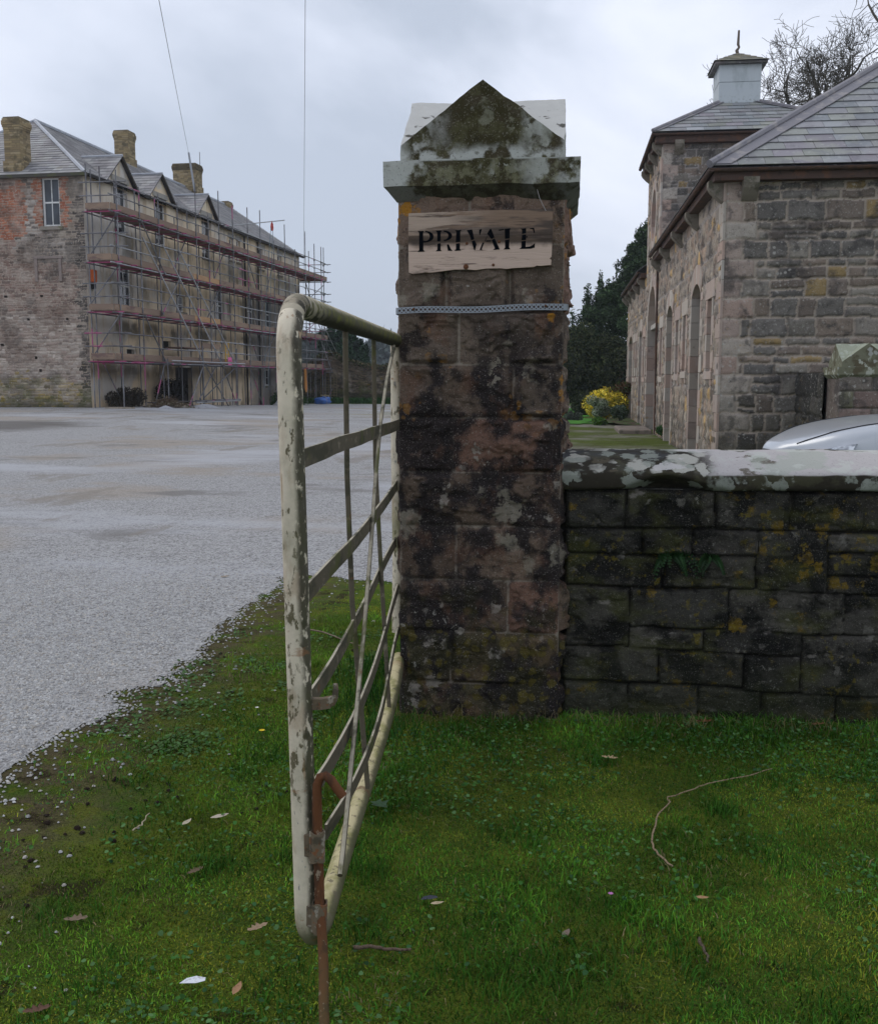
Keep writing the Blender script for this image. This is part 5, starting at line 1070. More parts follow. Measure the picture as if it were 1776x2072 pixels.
m_end=M('old rubble and brick','Col',[((.13,.10,.085),[('n',(.8,.8,.8),.50,.64,8),('z',1.5,3,1,1)],.6),((.42,.385,.345),[('n',(1.3,1.3,1.6),.46,.66,7)],.45),((1.0,.80,.62),[('z',-9,-8)],.28,'SOFT_LIGHT'),((.10,.09,.08),[('n',(1.1,1.1,1.1),.5,.64,6)],.5),((.10,.11,.035),[('z',2.2,.4,1.5,1.2),('n',(1.6,1.6,2.2),.46,.6)],.7),((.55,.53,.50),[('n',(14,14,14),.66,.70,3)],.7),((.05,.05,.03),[('z',.9,.4,.4,2)],.7),((.27,.20,.04),[('n',(2.5,2.5,3.5),.62,.68),('z',2.5,1.8)],.7)],rough=.95,bump=[(14,.5,.03)],spec=.12)
VV=np.stack([U,-H,V],-1).reshape(-1,3); bk=np.array([(-9.15,.12,-.4),(0,.12,-.4),(0,.12,HZ),(-9.15,.12,HZ)])
FF=np.vstack([grid_faces(len(us),len(vs),keep),np.array([[0,1,2,3]])+len(VV)])
link('end_wall',rawmesh('end_wall',np.vstack([VV,bk]),FF,True,np.vstack([col.reshape(-1,4),np.tile([.015,.014,.013,1],(4,1))]),mats=[m_end]),hs)
# blocked window outline in the end wall
m_trim=M('weathered stone trim',(.28,.23,.205),[((.16,.13,.12),[('n',6,.5,.65)],.6)],rough=.95)
b=MB(); b.bev((-2.16,-.07,5.35),(-2.04,.02,6.22),.01); b.bev((-1.14,-.07,5.35),(-1.02,.02,6.22),.01); b.bev((-2.2,-.08,6.225),(-.98,.02,6.32),.01); b.build('blocked_window',m_trim,hs)
m_frame=M('white window paint',(.72,.72,.70),[((.42,.40,.37),[('n',5,.52,.66)],.6)],rough=.6)
m_pane=M('window glass',(.020,.024,.030),[((.05,.06,.075),[('n',(1.2,1.2,1.2),.45,.65,2)],.8)],rough=.09,spec=.6)
m_sill=M('stone sill',(.27,.24,.20),[((.10,.11,.03),[('n',4,.52,.62)],.6)],rough=.95)
def window(a,c,z0,z1,kind,axis='u',inset=.13,parent=hs):
    fw_=.055 if kind!='slot' else .03
    def bx_(b,u0,u1,za,zb,d0,d1):
        if axis=='u': b.box((-inset-d1,u0,za),(-inset-d0,u1,zb))
        else: b.box((u0,inset+d0,za),(u1,inset+d1,zb))
    if kind=='slot':
        b=MB(); bx_(b,a,c,z0,z1,0,.02); o=b.build('vent',M('dark opening',(.02,.018,.016)),parent); return
    b=MB(); bx_(b,a,a+fw_*1.5,z0,z1,0,.06); bx_(b,c-fw_*1.5,c,z0,z1,0,.06); bx_(b,a+fw_*1.5,c-fw_*1.5,z1-fw_,z1,0,.06); bx_(b,a+fw_*1.5,c-fw_*1.5,z0,z0+fw_*1.4,0,.06)
    zm=(z0+z1)/2; um=(a+c)/2
    if kind=='sash': bx_(b,a+fw_*1.5,c-fw_*1.5,zm-.03,zm+.03,.005,.055)
    else: bx_(b,a+fw_*1.5,c-fw_*1.5,zm-.018,zm+.018,.012,.05)
    bx_(b,um-.018,um+.018,z0+fw_*1.4,zm-.031,.012,.05); bx_(b,um-.018,um+.018,zm+.031,z1-fw_,.012,.05)
    o=b.build('window',m_frame,parent)
    b=MB(); bx_(b,a+.02,c-.02,z0+.02,z1-.02,.032,.04); b.build('pane',m_pane,o)
    b=MB()
    if axis=='u': b.bev((-.12,a-.08,z0-.10),(.07,c+.08,z0-.001),.008)
    else: b.bev((a-.1,-.12,z0-.14),(c+.1,.1,z0-.001),.01)
    b.build('sill',m_sill,o)
for w_ in wins: window(*w_)
window(*sw_,'sash',axis='s',inset=.06)
b=MB()
m_head=M('grey stone head',(.33,.31,.28),[((.2,.18,.15),[('n',4,.5,.65)],.6)])
for w_ in wins[:8]: b=MB(); b.bev((-.02,w_[0]-.14,w_[3]+.003),(.025,w_[1]+.14,w_[3]+.22),.006); b.build('window_head',m_head,hs)
b=MB(); b.box((-.22,7.9,-.3),(-.18,9.7,2.12)); b.box((-.175,8.75,-.3),(-.15,8.83,2.12)); b.build('door',M('dark doorway',(.022,.02,.018),[((.05,.04,.03),[('n',3,.5,.6)],.7)]),hs)
# roofs
palH=[(.26,.255,.26),(.30,.29,.285),(.23,.225,.235),(.28,.265,.27),(.33,.325,.32)]
m_hs=M('old house slate','Col',[((.14,.13,.135),[('n',(.9,.9,.6),.5,.66,6)],.6),((.36,.36,.35),[('n',(2,2,1),.58,.7)],.6),((.20,.17,.10),[('n',(.7,.7,.7),.6,.72)],.5)],rough=.7,spec=.3)
hz0=9.40; ra=12.6; ov=.22; dn=4.58+ov; st_=(ra-hz0)
b=MB()
slates(b,[(-9.15-ov,-ov,hz0),(ov,-ov,hz0),(-4.58,4.58,ra)],.24,.36,palH,70,.012)
b.build('roof',m_hs,hs); b=MB()
slates(b,[(ov,-ov,hz0),(ov,HL+.25,hz0),(-4.58,HL+.25,ra),(-4.58,4.58,ra)],.24,.40,palH,71,.012)
slates(b,[(-9.15-ov,HL+.25,hz0),(-9.15-ov,-ov,hz0),(-4.58,4.58,ra),(-4.58,HL+.25,ra)],.5,1.,palH,72,.012)
b.build('roof',m_hs,hs)
m_hl=M('pale lead roll',(.40,.42,.46),[((.28,.29,.32),[('n',3,.5,.65)],.6)],rough=.55,spec=.4)
b=MB(); roll(b,(ov,-ov,hz0),(-4.58,4.58,ra),.06,.16,(0,.9,.2),(-.9,0,.2)); roll(b,(-9.15-ov,-ov,hz0),(-4.58,4.58,ra),.06,.16); roll(b,(-4.58,4.58,ra),(-4.58,HL+.25,ra),.08,.2,(.8,0,-.5),(-.8,0,-.5)); b.build('ridge_flashing',m_hl,hs)
# dormer roofs
sl=(ra-hz0)/(4.58+ov)
for c in (3.05,6.84,12.1):
    zr=10.66; zf=9.46; wd=1.42; back=-(zr-hz0)/sl+ov; bk0=-(zf-hz0)/sl+ov
    d=MB()
    slates(d,[(bk0,c-wd,zf),(.16,c-wd,zf),(.16,c,zr),(back,c,zr)],.22,.36,palH,int(c*10)); slates(d,[(.16,c+wd,zf),(bk0,c+wd,zf),(back,c,zr),(.16,c,zr)],.22,.36,palH,int(c*10)+1)
    o=d.build('dormer_roof',m_hs,hs)
    d=MB(); roll(d,(.16,c,zr),(back,c,zr),.05); d.build('ridge_roll',m_hl,o)
    d=MB()
    for s,hh_ in ((1,.12),):
        q=[(c+s*wd,zf),(c+s*(wd-.01),zf-hh_),(c,zr-hh_-.01),(c,zr-.01)]; d.prism(q,0,.12,.19)
    d.build('bargeboard',M('dark bargeboard',(.05,.042,.035)),o)
b=MB()
for a,c in ((0,1.65),(4.75,5.3),(8.4,10.55),(13.65,HL+.2)): b.box((.16,a,9.30),(.30,c,9.41))
b.build('gutter',M('black gutter',(.03,.028,.027)),hs)
b=MB(); b.box((-9.3,-.30,9.28),(.30,-.17,9.40)); b.build('gutter',M('weathered gutter',(.075,.07,.06),[((.10,.11,.04),[('n',3,.5,.65)],.6)]),hs)
# chimneys
m_buff=M('buff brick','Col',[((.10,.085,.055),[('n',(2.5,2.5,3),.52,.64,5)],.7),((.05,.045,.03),[('n',(1.4,1.4,1.4),.58,.7)],.6)],rough=.95)
def chimney(name,x0,x1,y0,y1,z0,z1,dark=0,seed=0):
    rg=np.random.default_rng(seed); b=MB(); z=z0; rows=int((z1-z0)/.085); i=0
    for r_ in range(rows):
        za=z0+r_*.085; k=(r_-(rows-5)); off=0
        if k>=0: off=(.015,.035,.055,.055,.03)[k]
        elif r_<rows*.28: off=.05
        X0,X1,Y0,Y1=x0-off,x1+off,y0-off,y1+off
        nx=max(2,int((X1-X0)/.23)); ny=max(2,int((Y1-Y0)/.23)); st=.5 if r_%2 else 0
        b.col(.20,.17,.11); b.box((X0+.012,Y0+.012,za),(X1-.012,Y1-.012,za+.0849))
        for q in range(nx):
            c=np.array([(.33,.255,.14),(.29,.22,.125),(.37,.295,.18),(.23,.18,.11)][rg.integers(4)])*rg.uniform(.8,1.15)*(.35 if dark and k>=1 else 1); b.col(*c)
            a0=X0+(X1-X0)*max(0,(q-st*.5))/nx; a1=X0+(X1-X0)*min(nx,(q+1-st*.5 if q<nx-1 else nx))/nx; b.box((a0+.004,Y0,za+.006),(a1-.004,Y0+.03,za+.079)); b.box((a0+.004,Y1-.03,za+.006),(a1-.004,Y1,za+.079))
        for q in range(ny):
            c=np.array([(.33,.255,.14),(.29,.22,.125),(.37,.295,.18),(.23,.18,.11)][rg.integers(4)])*rg.uniform(.8,1.15)*(.35 if dark and k>=1 else 1); b.col(*c)
            a0=Y0+(Y1-Y0)*max(0,(q-st*.5))/ny; a1=Y0+(Y1-Y0)*min(ny,(q+1-st*.5 if q<ny-1 else ny))/ny; b.box((X0+.001,a0+.004+.03*(q==0),za+.006),(X0+.03,a1-.004-.03*(q==ny-1),za+.079)); b.box((X1-.03,a0+.004+.03*(q==0),za+.006),(X1-.001,a1-.004-.03*(q==ny-1),za+.079))
    b.col(.2,.17,.12); b.box((x0,y0,z0+rows*.085),(x1,y1,z0+rows*.085+.05)); b.build(name,m_buff,hs)
chimney('chimney',-3.27,-2.6,.05,.82,9.3,11.62,seed=1); chimney('chimney',-4.95,-4.2,12.45,13.25,12.2,14.0,seed=2); chimney('chimney',-5.3,-3.9,20.2,21.15,12.2,13.98,1,seed=3); chimney('chimney',-5.0,-4.3,26.2,26.9,12.0,12.85,seed=4)
b=MB(); b.tube([(-3.8,19.75,12.3),(-3.95,19.4,14.35)],.06,8); b.build('wire_pole',M('grey mast',(.36,.38,.41),rough=.5),hs)
b=MB(); b.tube([(-4.5,22.3,12.4),(-4.5,22.3,15.0)],.018,6); b.build('aerial',M('thin aerial',(.15,.15,.16)),hs)
# drainpipes on the front
b=MB()
for u in (17.1,19.2): b.tube([(.10,u,9.3),(.10,u,.1)],.055,8)
b.build('drainpipe',M('dark drainpipe',(.05,.045,.04)),hs)
# ---------------- scaffolding ----------------
sf=thing('scaffolding','tall grey and pink painted tube scaffolding with four board decks along the house front','scaffolding',HA,HR)
m_tubeS=M('scaffold tube',(.165,.165,.175),[((.085,.07,.075),[('n',(2,2,2),.5,.6)],.6),((.45,.095,.225),[('n',(.62,.62,.62),.60,.63,2)],.85),((.27,.27,.285),[('n',(1.1,1.1,1.1),.57,.62,2)],.7)],rough=.5,metal=.35,spec=.4)
m_light=M('bright galvanised tube',(.36,.365,.38),[((.24,.24,.25),[('n',3,.5,.62)],.6)],rough=.45,metal=.4,spec=.4)
m_deck=M('scaffold board',(.19,.125,.10),[((.27,.185,.14),[('n',(1.5,.5,2),.5,.62)],.7),((.10,.06,.06),[('n',(2,1.1,2),.55,.66)],.7)],rough=.9)
m_toe=M('pinkish toe board',(.25,.18,.135),[((.34,.24,.17),[('n',(1,.4,2),.5,.62)],.8),((.15,.09,.09),[('n',(1.3,.6,3),.56,.66)],.7)],rough=.9)
m_new=M('new toe board',(.47,.29,.155),[((.38,.23,.13),[('n',(1,.4,3),.5,.65)],.7)],rough=.85)
m_pink=M('pink end paint',(.42,.08,.19),rough=.6)
Zd=[2.28,4.17,6.05,7.95]; NI,NO=.32,1.36
ul=[0,1.9,3.65,5.55,7.55,9.0,10.3,12.1,14.2,16.1,18.3,20.2,22.1,24.1,26.0,27.5]
def coup(b,p,s=.055): b.bev((p[0]-s,p[1]-s,p[2]-s),(p[0]+s,p[1]+s,p[2]+s),.015)
tr_=.0265; rg=np.random.default_rng(21)
for u in ul:
    top=rg.choice([10.35,9.5,10.1,9.2,10.5]) if u<26 else 10.0
    b=MB(); b.tube([(NO,u,.12),(NO+.01,u,5),(NO,u,top)],tr_,8)
    for z in Zd: coup(b,(NO,u,z-.07)); coup(b,(NO,u,z+.55),.04); coup(b,(NO,u,z+1.05),.045)
    b.box((NO-.12,u-.12,.07),(NO+.12,u+.12,.10)); b.build('standard',m_tubeS,sf)
    b=MB(); ti=9.55 if u<1 else rg.choice([8.9,9.4,8.4]); b.tube([(NI,u+.02,.12),(NI,u,ti)],tr_,8); b.build('standard',m_tubeS,sf)
# extra end standards where the decks return round the corner
b=MB(); b.tube([(.30,-.32,.12),(.30,-.32,9.7)],tr_,8); b.build('standard',m_tubeS,sf)
b=MB(); b.tube([(.85,-.30,6.9),(.85,-.30,9.6)],tr_,8); b.build('standard',m_tubeS,sf)
for z in Zd:
    for h in (-.07,.55,1.05):
        cuts=[-.45,6.4,12.9,19.4,28.0]
        for i in range(4):
            b=MB(); q=.03 if i%2 else 0; b.tube([(NO+.05,cuts[i]-.3,z+h+q),(NO+.05,cuts[i+1]+.3,z+h+q)],.024 if h>0 else tr_,8); b.build('ledger',m_tubeS if (i+int(z))%3 else m_light,sf)
        if h!=-.07: 
            b=MB(); b.tube([(-.0,-.36,z+h),(1.95,-.36,z+h)],.024,8); b.build('end_rail',m_tubeS,sf)
    b=MB(); b.tube([(NI-.05,-.6,z-.07),(NI-.05,28,z-.07)],tr_,8); b.build('ledger',m_tubeS,sf)
    for i,u in enumerate(np.arange(-.35,27.9,1.25)): b=MB(); b.tube([(.12,u,z-.04),(1.62+.1*rg.random(),u,z-.04)],.024,6); b.build('transom',m_pink,sf)
    b=MB()
    for k in range(5): 
        n0=.34+k*.215; u=-.42
        while u<27.8: l=min(3.9,27.8-u); b.box((n0,u,z+.004*(k%2)),(n0+.205,u+l-.012,z+.038+.004*(k%2))); u+=l
    b.build('deck',m_deck,sf)
    segs_=[-.42,3.5,7.2,10.4,14.2,18.1,22.0,27.8]
    for i in range(7):
        mat_=m_toe
        if (abs(z-6.05)<.1 and i==2) or (abs(z-4.17)<.1 and i==2): mat_=m_new
        b=MB(); b.box((NO-.06,segs_[i]+.004,z+.045),(NO-.022,segs_[i+1]-.004,z+.275)); b.build('toe_board',mat_,sf)
    b=MB(); b.box((.30,-.46,z+.045),(NO-.07,-.425,z+.275)); b.build('toe_board',m_toe,sf)
br=[((NO,0.,7.9),(.30,-.32,6.2)),((NO,0.1,6.),(.30,-.4,4.4)),((NO,0.,4.1),(.30,-.35,2.4)),((NO+.08,1.9,7.85),(NO+.08,3.9,6.0)),((NO+.08,5.4,5.9),(NO+.08,3.6,4.3)),((NO+.08,1.95,4.1),(NO+.08,3.7,2.35)),((.5,.1,2.2),(.5,2.0,.12)),((NO+.08,3.6,2.2),(NO+.08,2.4,.2)),((NO-.1,14.3,7.9),(NO-.1,15.9,6.1)),((NO-.1,14.2,6.),(NO-.1,15.9,4.2)),((NO-.1,14.2,4.1),(NO-.1,16.,2.3)),((NO-.1,10.4,5.9),(NO-.1,8.6,4.2)),((NO-.1,18.4,4.0),(NO-.1,16.2,2.3)),((NO-.1,18.3,7.8),(NO-.1,16.3,5.1)),((.9,7.5,7.9),(.9,5.7,6.1)),((.9,12.1,7.9),(.9,10.4,6.1)),((NO-.1,22,6.),(NO-.1,24,4.2)),((NO-.1,24,7.9),(NO-.1,26,6.1)),((NO,10.4,2.2),(NO,12.2,.15)),((NO,14.2,2.2),(NO,16,.15)),((NO,18.3,2.2),(NO,20.2,.15))]
for i,(p,q) in enumerate(br): b=MB(); b.tube([p,q],tr_,8); coup(b,p,.05); coup(b,q,.05); b.build('brace',m_tubeS,sf)
LO=2.65
for (a,za),(c,zc) in (((1.98,7.25),(4.95,2.3)),((3.84,7.2),(7.1,2.2)),((5.4,7.2),(8.9,2.15))): b=MB(); b.tube([(NO+.06,a,za),(LO,c,zc)],.028,8); b.build('raker',m_light,sf)
# loading bay projecting at the foot
for u in (2.05,4.85,6.88,8.9):
    for n_ in ((LO,) if u>3 else (LO-.35,)):
        b=MB(); b.tube([(n_,u,.14),(n_,u,3.0 if u>3 else 2.4)],tr_,8); coup(b,(n_,u,2.2)); coup(b,(n_,u,.6)); b.build('standard',m_tubeS,sf)
        b=MB(); b.box((n_-.12,u-.35,.10),(n_+.12,u+.35,.135)); b.build('sole_board',m_deck,sf)
    b=MB(); b.tube([(.3,u,2.2),(LO+.2,u,2.2)],tr_,8); b.build('transom',m_tubeS,sf)
    b=MB(); b.tube([(NO,u,.6),(LO+.15,u,.6)],tr_,8); b.build('transom',m_tubeS,sf)
for z,m_ in ((2.3,m_light),(2.17,m_tubeS),(.62,m_tubeS),(.56,m_light)): b=MB(); b.tube([(LO+.05,1.6 if z>1 else 3.9,z),(LO+.05,9.8 if z>1 else 9.1,z)],tr_,8); b.build('ledger',m_,sf)
b=MB()
for k in range(5): b.box((1.5+k*.21,4.6,2.33),(1.7+k*.21,9.6,2.37))
b.build('deck',m_deck,sf)
for p,q in (((LO+.06,4.8,2.2),(LO+.06,2.9,.2)),((LO+.06,4.9,2.2),(LO+.06,7.6,.3)),((LO-.1,6.6,2.2),(LO-.1,4.6,.7)),((LO-.1,8.9,2.1),(LO-.6,6.2,.7))): b=MB(); b.tube([p,q],tr_,8); b.build('brace',m_tubeS,sf)
# middle short lift over the door
b=MB(); b.box((.4,6.0,2.95),(1.3,8.3,3.0)); b.build('deck',m_deck,sf); b=MB(); b.box((1.30,8.0,3.0),(1.335,10.2,3.24)); b.build('toe_board',m_toe,sf)
# far end: return bays and raking legs beyond the house
for u,n_,t in ((29.2,1.4,2.9),(29.2,.3,2.9),(31.6,1.4,2.9),(33.4,1.4,2.7),(28.6,.2,9.9),(28.6,1.2,10.1),(28.5,-.9,9.8),(31.6,.3,2.8)):
    b=MB(); b.tube([(n_,u,.05),(n_,u,t)],tr_,8); 
    if t>5:
        for z in Zd: coup(b,(n_,u,z-.05)); coup(b,(n_,u,z+1.))
    b.build('standard',m_tubeS,sf)
for z in Zd:
    for h in (-.07,.55,1.05): b=MB(); b.tube([(-1.2,28.55,z+h),(1.7,28.55,z+h)],.024,8); b.tube([(1.4,27.2,z+h),(1.4,28.9,z+h)],.024,8); b.build('end_rail',m_tubeS,sf)
for z in Zd[1:]:
    b=MB(); b.box((-1.0,27.9,z),(1.35,28.8,z+.04)); b.build('deck',m_deck,sf); b=MB(); b.box((-1.0,28.82,z+.045),(1.35,28.85,z+.27)); b.box((1.32,27.85,z+.045),(1.35,28.8,z+.27)); b.build('toe_board',m_toe,sf)
b=MB()
for k in range(5): b.box((.35+k*.21,28.2,2.1),(.55+k*.21,34.,2.14))
b.build('deck',m_deck,sf)
for z in (2.05,2.28,.35): b=MB(); b.tube([(1.42,28,z),(1.42,34.2,z)],tr_,8); b.build('ledger',m_tubeS if z>1 else m_light,sf)
for p,q,m_ in (((1.38,27.6,5.2),(1.4,32.7,2.3),m_light),((1.38,26.6,5.1),(1.4,31.6,2.2),m_tubeS),((1.2,27.4,4.4),(1.4,29.6,2.1),m_light),((1.3,28.6,4.1),(1.3,29.2,2.2),m_tubeS),((1.4,31.5,2.0),(1.4,28.3,.2),m_tubeS),((1.4,33.6,2.0),(1.4,32.2,.2),m_tubeS)): b=MB(); b.tube([p,q],tr_,8); b.build('brace',m_,sf)
for z in (4.,5.9): b=MB(); b.tube([(-.9,28.6,z),(1.2,28.6,z+1.8)],.022,8); b.build('brace',m_tubeS,sf)
# gin wheel arm
b=MB(); b.tube([(1.0,12.0,9.1),(2.2,17.7,10.2)],tr_,8); b.build('hoist_arm',m_light,sf)
hw=lambda n_,u,z:tuple(np.array(HA)+np.array([math.cos(HR)*n_-math.sin(HR)*u,math.sin(HR)*n_+math.cos(HR)*u,z]))
def lthing(name,label,cat,n_,u,z,group=None): return thing(name,label,cat,hw(n_,u,z),HR,group)
t=lthing('hoist_pulley','round red hoist pulley hanging from a tube above the scaffolding','pulley',2.0,16.2,9.6)
m_red=M('red hoist paint',(.50,.045,.03),rough=.45)
b=MB(); b.tube([(-.03,0,0),(.03,0,0)],.17,18); b.build('wheel',m_red,t); b=MB(); b.bar([(0,0,.0),(0,0,.24)],.04,.10,(1,0,0)); b.tube([(-.05,0,-.02),(-.05,0,.2)],.02,6); b.tube([(.05,0,-.02),(.05,0,.2)],.02,6); b.tube([(0,0,.18),(0,0,.33)],.02,6); b.build('hanger',m_red,t)
b=MB(); b.tube([(0,-.16,0),(-.3,-.2,-3),(-.5,-.3,-8.5)],.014,5); b.tube([(0,.16,0),(-.2,.2,-3),(-.45,.2,-8.6)],.014,5); b.build('rope',M('blue grey rope',(.16,.22,.25)),t)
t=lthing('ladder','short yellow ladder gate standing on the lowest scaffold deck','ladder',1.45,10.7,2.36); b=MB(); b.tube([(0,-.16,0),(0,-.16,1.0)],.022,6); b.tube([(0,.22,0),(0,.22,1.0)],.022,6)
for z in (.1,.4,.7): b.tube([(0,-.16,z),(0,.22,z)],.018,6)
b.build('frame',M('yellow paint',(.62,.36,.03),rough=.5),t)
t=lthing('scaffold_sign','bright pink tag sign hanging on the scaffold below the yellow ladder','sign',1.52,10.9,2.32); b=MB(); b.bev((-.01,-.24,-.12),(.01,.24,.32),.01); b.build('plate',M('pink plastic',(.72,.14,.36),rough=.5),t); b=MB(); b.box((.0105,-.14,.12),(.013,.14,.16)); b.box((.0105,-.14,.04),(.013,.12,.08)); b.build('print',M('magenta print',(.45,.05,.2)),t)
t=lthing('alarm_box','small orange box fixed near the corner of the house front','box',.05,.35,5.55); b=MB(); b.bev((-.05,-.14,-.22),(.14,.14,.26),.03); b.build('case',M('orange plastic',(.60,.13,.03),rough=.5),t); b=MB(); b.bev((-.04,-.1,-.48),(.1,.1,-.23),.02); b.build('bracket',M('black bracket',(.02,.02,.02)),t)
t=lthing('hose_coil','coil of orange hose hanging from the scaffold at the far end of the house','hose',1.6,23.0,.75); m_hose=M('orange hose',(.55,.25,.07),rough=.6)
for k in range(5):
    b=MB(); w0=.13+.035*k; pts=[(.03*k-.05,.10*math.sin(0)-.03,1.45)]
    pts=[(.02*k-.05+.01*math.sin(a*3),math.sin(a)*w0*(.45+.55*(1-math.cos(a))/2),1.45-(1-math.cos(a))/2*(1.15+.06*k)) for a in np.linspace(0,6.283,26)]; b.tube(pts,.02,6); b.build('loop',m_hose,t)
# ---------------- yard clutter ----------------
def mound(name,label,cat,n_,u,z,rx,ry,h,m,seed,rough_=.3,kind=None):
    p=np.array(hw(n_,u,z)); g=28; a,r=np.meshgrid(np.linspace(0,6.283,g),np.linspace(0,1,12),indexing='ij'); X=np.cos(a)*r*rx; Y=np.sin(a)*r*ry
    nz=(fbm(X*4+seed,Y*4,4,seed)-.5); Z=h*(1-r**1.4)*(1+nz*2*rough_)-.03; v=np.stack([X,Y,Z],-1).reshape(-1,3)
    o=link(name,rawmesh(name,v,grid_faces(g,12),True,mats=[m])); o.location=p; return setp(o,label,cat)
m_sand=M('pale stone dust',(.36,.36,.38),[((.24,.24,.25),[('n',9,.5,.66)],.7)],rough=.95,bump=[(30,.6,.02)])
mound('gravel_heap','smooth pale grey heap of stone dust left of the scaffold feet','heap',3.3,3.3,.22,1.1,.8,.34,m_sand,3,.12)
mound('gravel_heap','tiny grey heap of stone dust by the corner of the house','heap',3.0,.2,.36,.5,.4,.2,m_sand,5,.12)
# rubble heap made of many chips and twigs
p=np.array(hw(2.3,2.0,.25)); rg=np.random.default_rng(5); b=MB()
for i in range(800):
    r=abs(rg.normal(0,.45)); a=rg.random()*6.28; x,y=r*math.cos(a)*1.25,r*math.sin(a)*.9; z=max(.0,.42*(1-min(1,r/1.25)**1.2))*rg.uniform(.75,1.05)+.02; s=rg.uniform(.02,.06)
    k=np.array([(.30,.25,.17),(.20,.16,.11),(.12,.10,.07),(.36,.31,.24),(.17,.15,.08)][rg.integers(5)])*rg.uniform(.7,1.2); b.col(*k)
    q=[np.array([x,y,z])+rg.normal(0,s,3)*np.array([1,1,.5]) for _ in range(4)]; b.add(q,[(0,1,2),(0,2,3),(0,3,1),(1,3,2)])
b.col(.11,.075,.05)
for i in range(90):
    a=rg.random()*6.28; r=rg.uniform(0,.75); c=np.array([r*math.cos(a)*1.2,r*math.sin(a),.40*(1-r)+.08]); d=rg.normal(0,.22,3); d[2]=abs(d[2])*.5; b.tube([c-d,c+d],.011,4)
o=b.build('rubble_heap',M('rubble chips','Col',rough=.95)); o.location=p; setp(o,'heap of broken stone and twigs at the scaffold foot near the house corner','heap')
# plants: leaf clouds
def leafcloud(centers,radii,n,size,pal,seed,dens=.55,shade=None):
    rg=np.random.default_rng(seed); cs=np.array(centers,float); rs=np.array(radii,float)
    if rs.ndim==1: rs=np.repeat(rs[:,None],3,1)
    w_=(rs[:,0]*rs[:,1]*rs[:,2])**(2/3); idx=rg.choice(len(cs),n,p=w_/w_.sum()); d=rg.normal(0,1,(n,3)); d/=np.linalg.norm(d,axis=1,keepdims=True); rad=rg.random(n)**(1/3*.8)
    rad=dens+(1-dens)*rad; rad=np.where(rg.random(n)<.25,rg.random(n),rad)*rg.uniform(.85,1.12,n)
    p=cs[idx]+d*rad[:,None]*rs[idx]
    u=rg.normal(0,1,(n,3)); u/=np.linalg.norm(u,axis=1,keepdims=True); v=np.cross(u,rg.normal(0,1,(n,3))); v/=np.linalg.norm(v,axis=1,keepdims=True); s=size*rg.uniform(.6,1.4,n)[:,None]
    V=np.stack([p-u*s,p-v*s*.42,p+u*s,p+v*s*.42],1).reshape(-1,3); f=np.arange(n*4).reshape(n,4)
    ck=rg.uniform(.65,1.3,len(cs))[idx]; c=np.array(pal)[rg.integers(0,len(pal),n)]*(rg.uniform(.7,1.3,n)*ck)[:,None]
    return V,f,np.repeat(c,4,0)
m_leaf=M('leaf','Col',rough=.75,spec=.12); m_bark=M('bark',(.075,.06,.045),[((.04,.035,.025),[('n',6,.5,.62)],.7)],rough=.95,bump=[(10,.5,.03)])
def plant(name,label,cat,base,clouds,trunk=None,group=None,crown='crown'):
    t=thing(name,label,cat,base,0,group); Vs=[];Fs=[];Cs=[];o_=0
    for V,f,c in clouds: Vs.append(V);Fs.append(f+o_);Cs.append(c);o_+=len(V)
    link(crown,rawmesh(crown,np.vstack(Vs)-np.array(base),np.vstack(Fs),False,np.vstack(Cs),mats=[m_leaf]),t)
    if trunk:
        b=MB()
        for path,r in trunk: b.tube(path,r,7)
        b.build('trunk',m_bark,t,world=True,smooth=True)
    return t
# dark yew behind the stable block
def blobs(c,R_,n,rmin,rmax,seed,flat=1.,up_=.0):
    rg=np.random.default_rng(seed); d=rg.normal(0,1,(n,3)); d/=np.linalg.norm(d,axis=1,keepdims=True); p=np.array(c)+d*np.array(R_)*rg.uniform(.35,.95,(n,1)); return p,np.stack([rg.uniform(rmin,rmax,n),rg.uniform(rmin,rmax,n),rg.uniform(rmin,rmax,n)*flat],1)
yc=np.array([5.6,60,0.]); rg=np.random.default_rng(31); cs=[];rs=[]
for i in range(330):
    z=rg.uniform(1.0,10.6); R0=5.6*max(.08,1-(max(0,z-3.6)/7.6)**1.05)*(1 if z>2.4 else .9); a=rg.random()*6.28; r=R0*rg.uniform(.45,1.)**.6; s_=rg.uniform(.35,.78)*(1.25 if r<R0*.7 else .85)
    cs.append(yc+[r*math.cos(a),r*math.sin(a),z-.12*r]); rs.append((s_*1.15,s_*1.15,s_*.72))
for i in range(26):
    t_=i/25; r=rg.uniform(.2,.6); xx=-5.0+t_*5.4+rg.uniform(-.3,.3); zz=5.2+(xx+5)*.98+rg.uniform(-.5,.7)
    for k in range(4): cs.append(yc+[xx+k*.05,rg.uniform(-.8,.8),zz-k*.5]); rs.append((.14+.13*k,.14+.13*k,.42))
palY=[(.045,.080,.034),(.034,.062,.028),(.065,.105,.042),(.024,.042,.02)]
plant('yew_tree','big dark yew tree rising behind the far end of the stable block','tree',tuple(yc),[leafcloud(cs,rs,150000,.085,palY,3,.35)],[([yc,yc+[.1,0,4],yc+[.2,.2,8]],[.5,.38,.12]),([yc+[0,0,2],yc+[-2,-.5,5]],[.22,.06]),([yc+[0,0,2.4],yc+[2,.4,5.6]],[.22,.06])])
hc=np.array([1.4,51.5,0.]); cs,rs=blobs(hc+[0,0,1.9],(2.3,1.9,1.75),34,.5,.95,4); cs=np.vstack([cs,[hc+[-.9,0,3.6],hc+[-.3,.2,3.9],hc+[.9,0,3.0]]]); rs=np.vstack([rs,np.full((3,3),.45)])
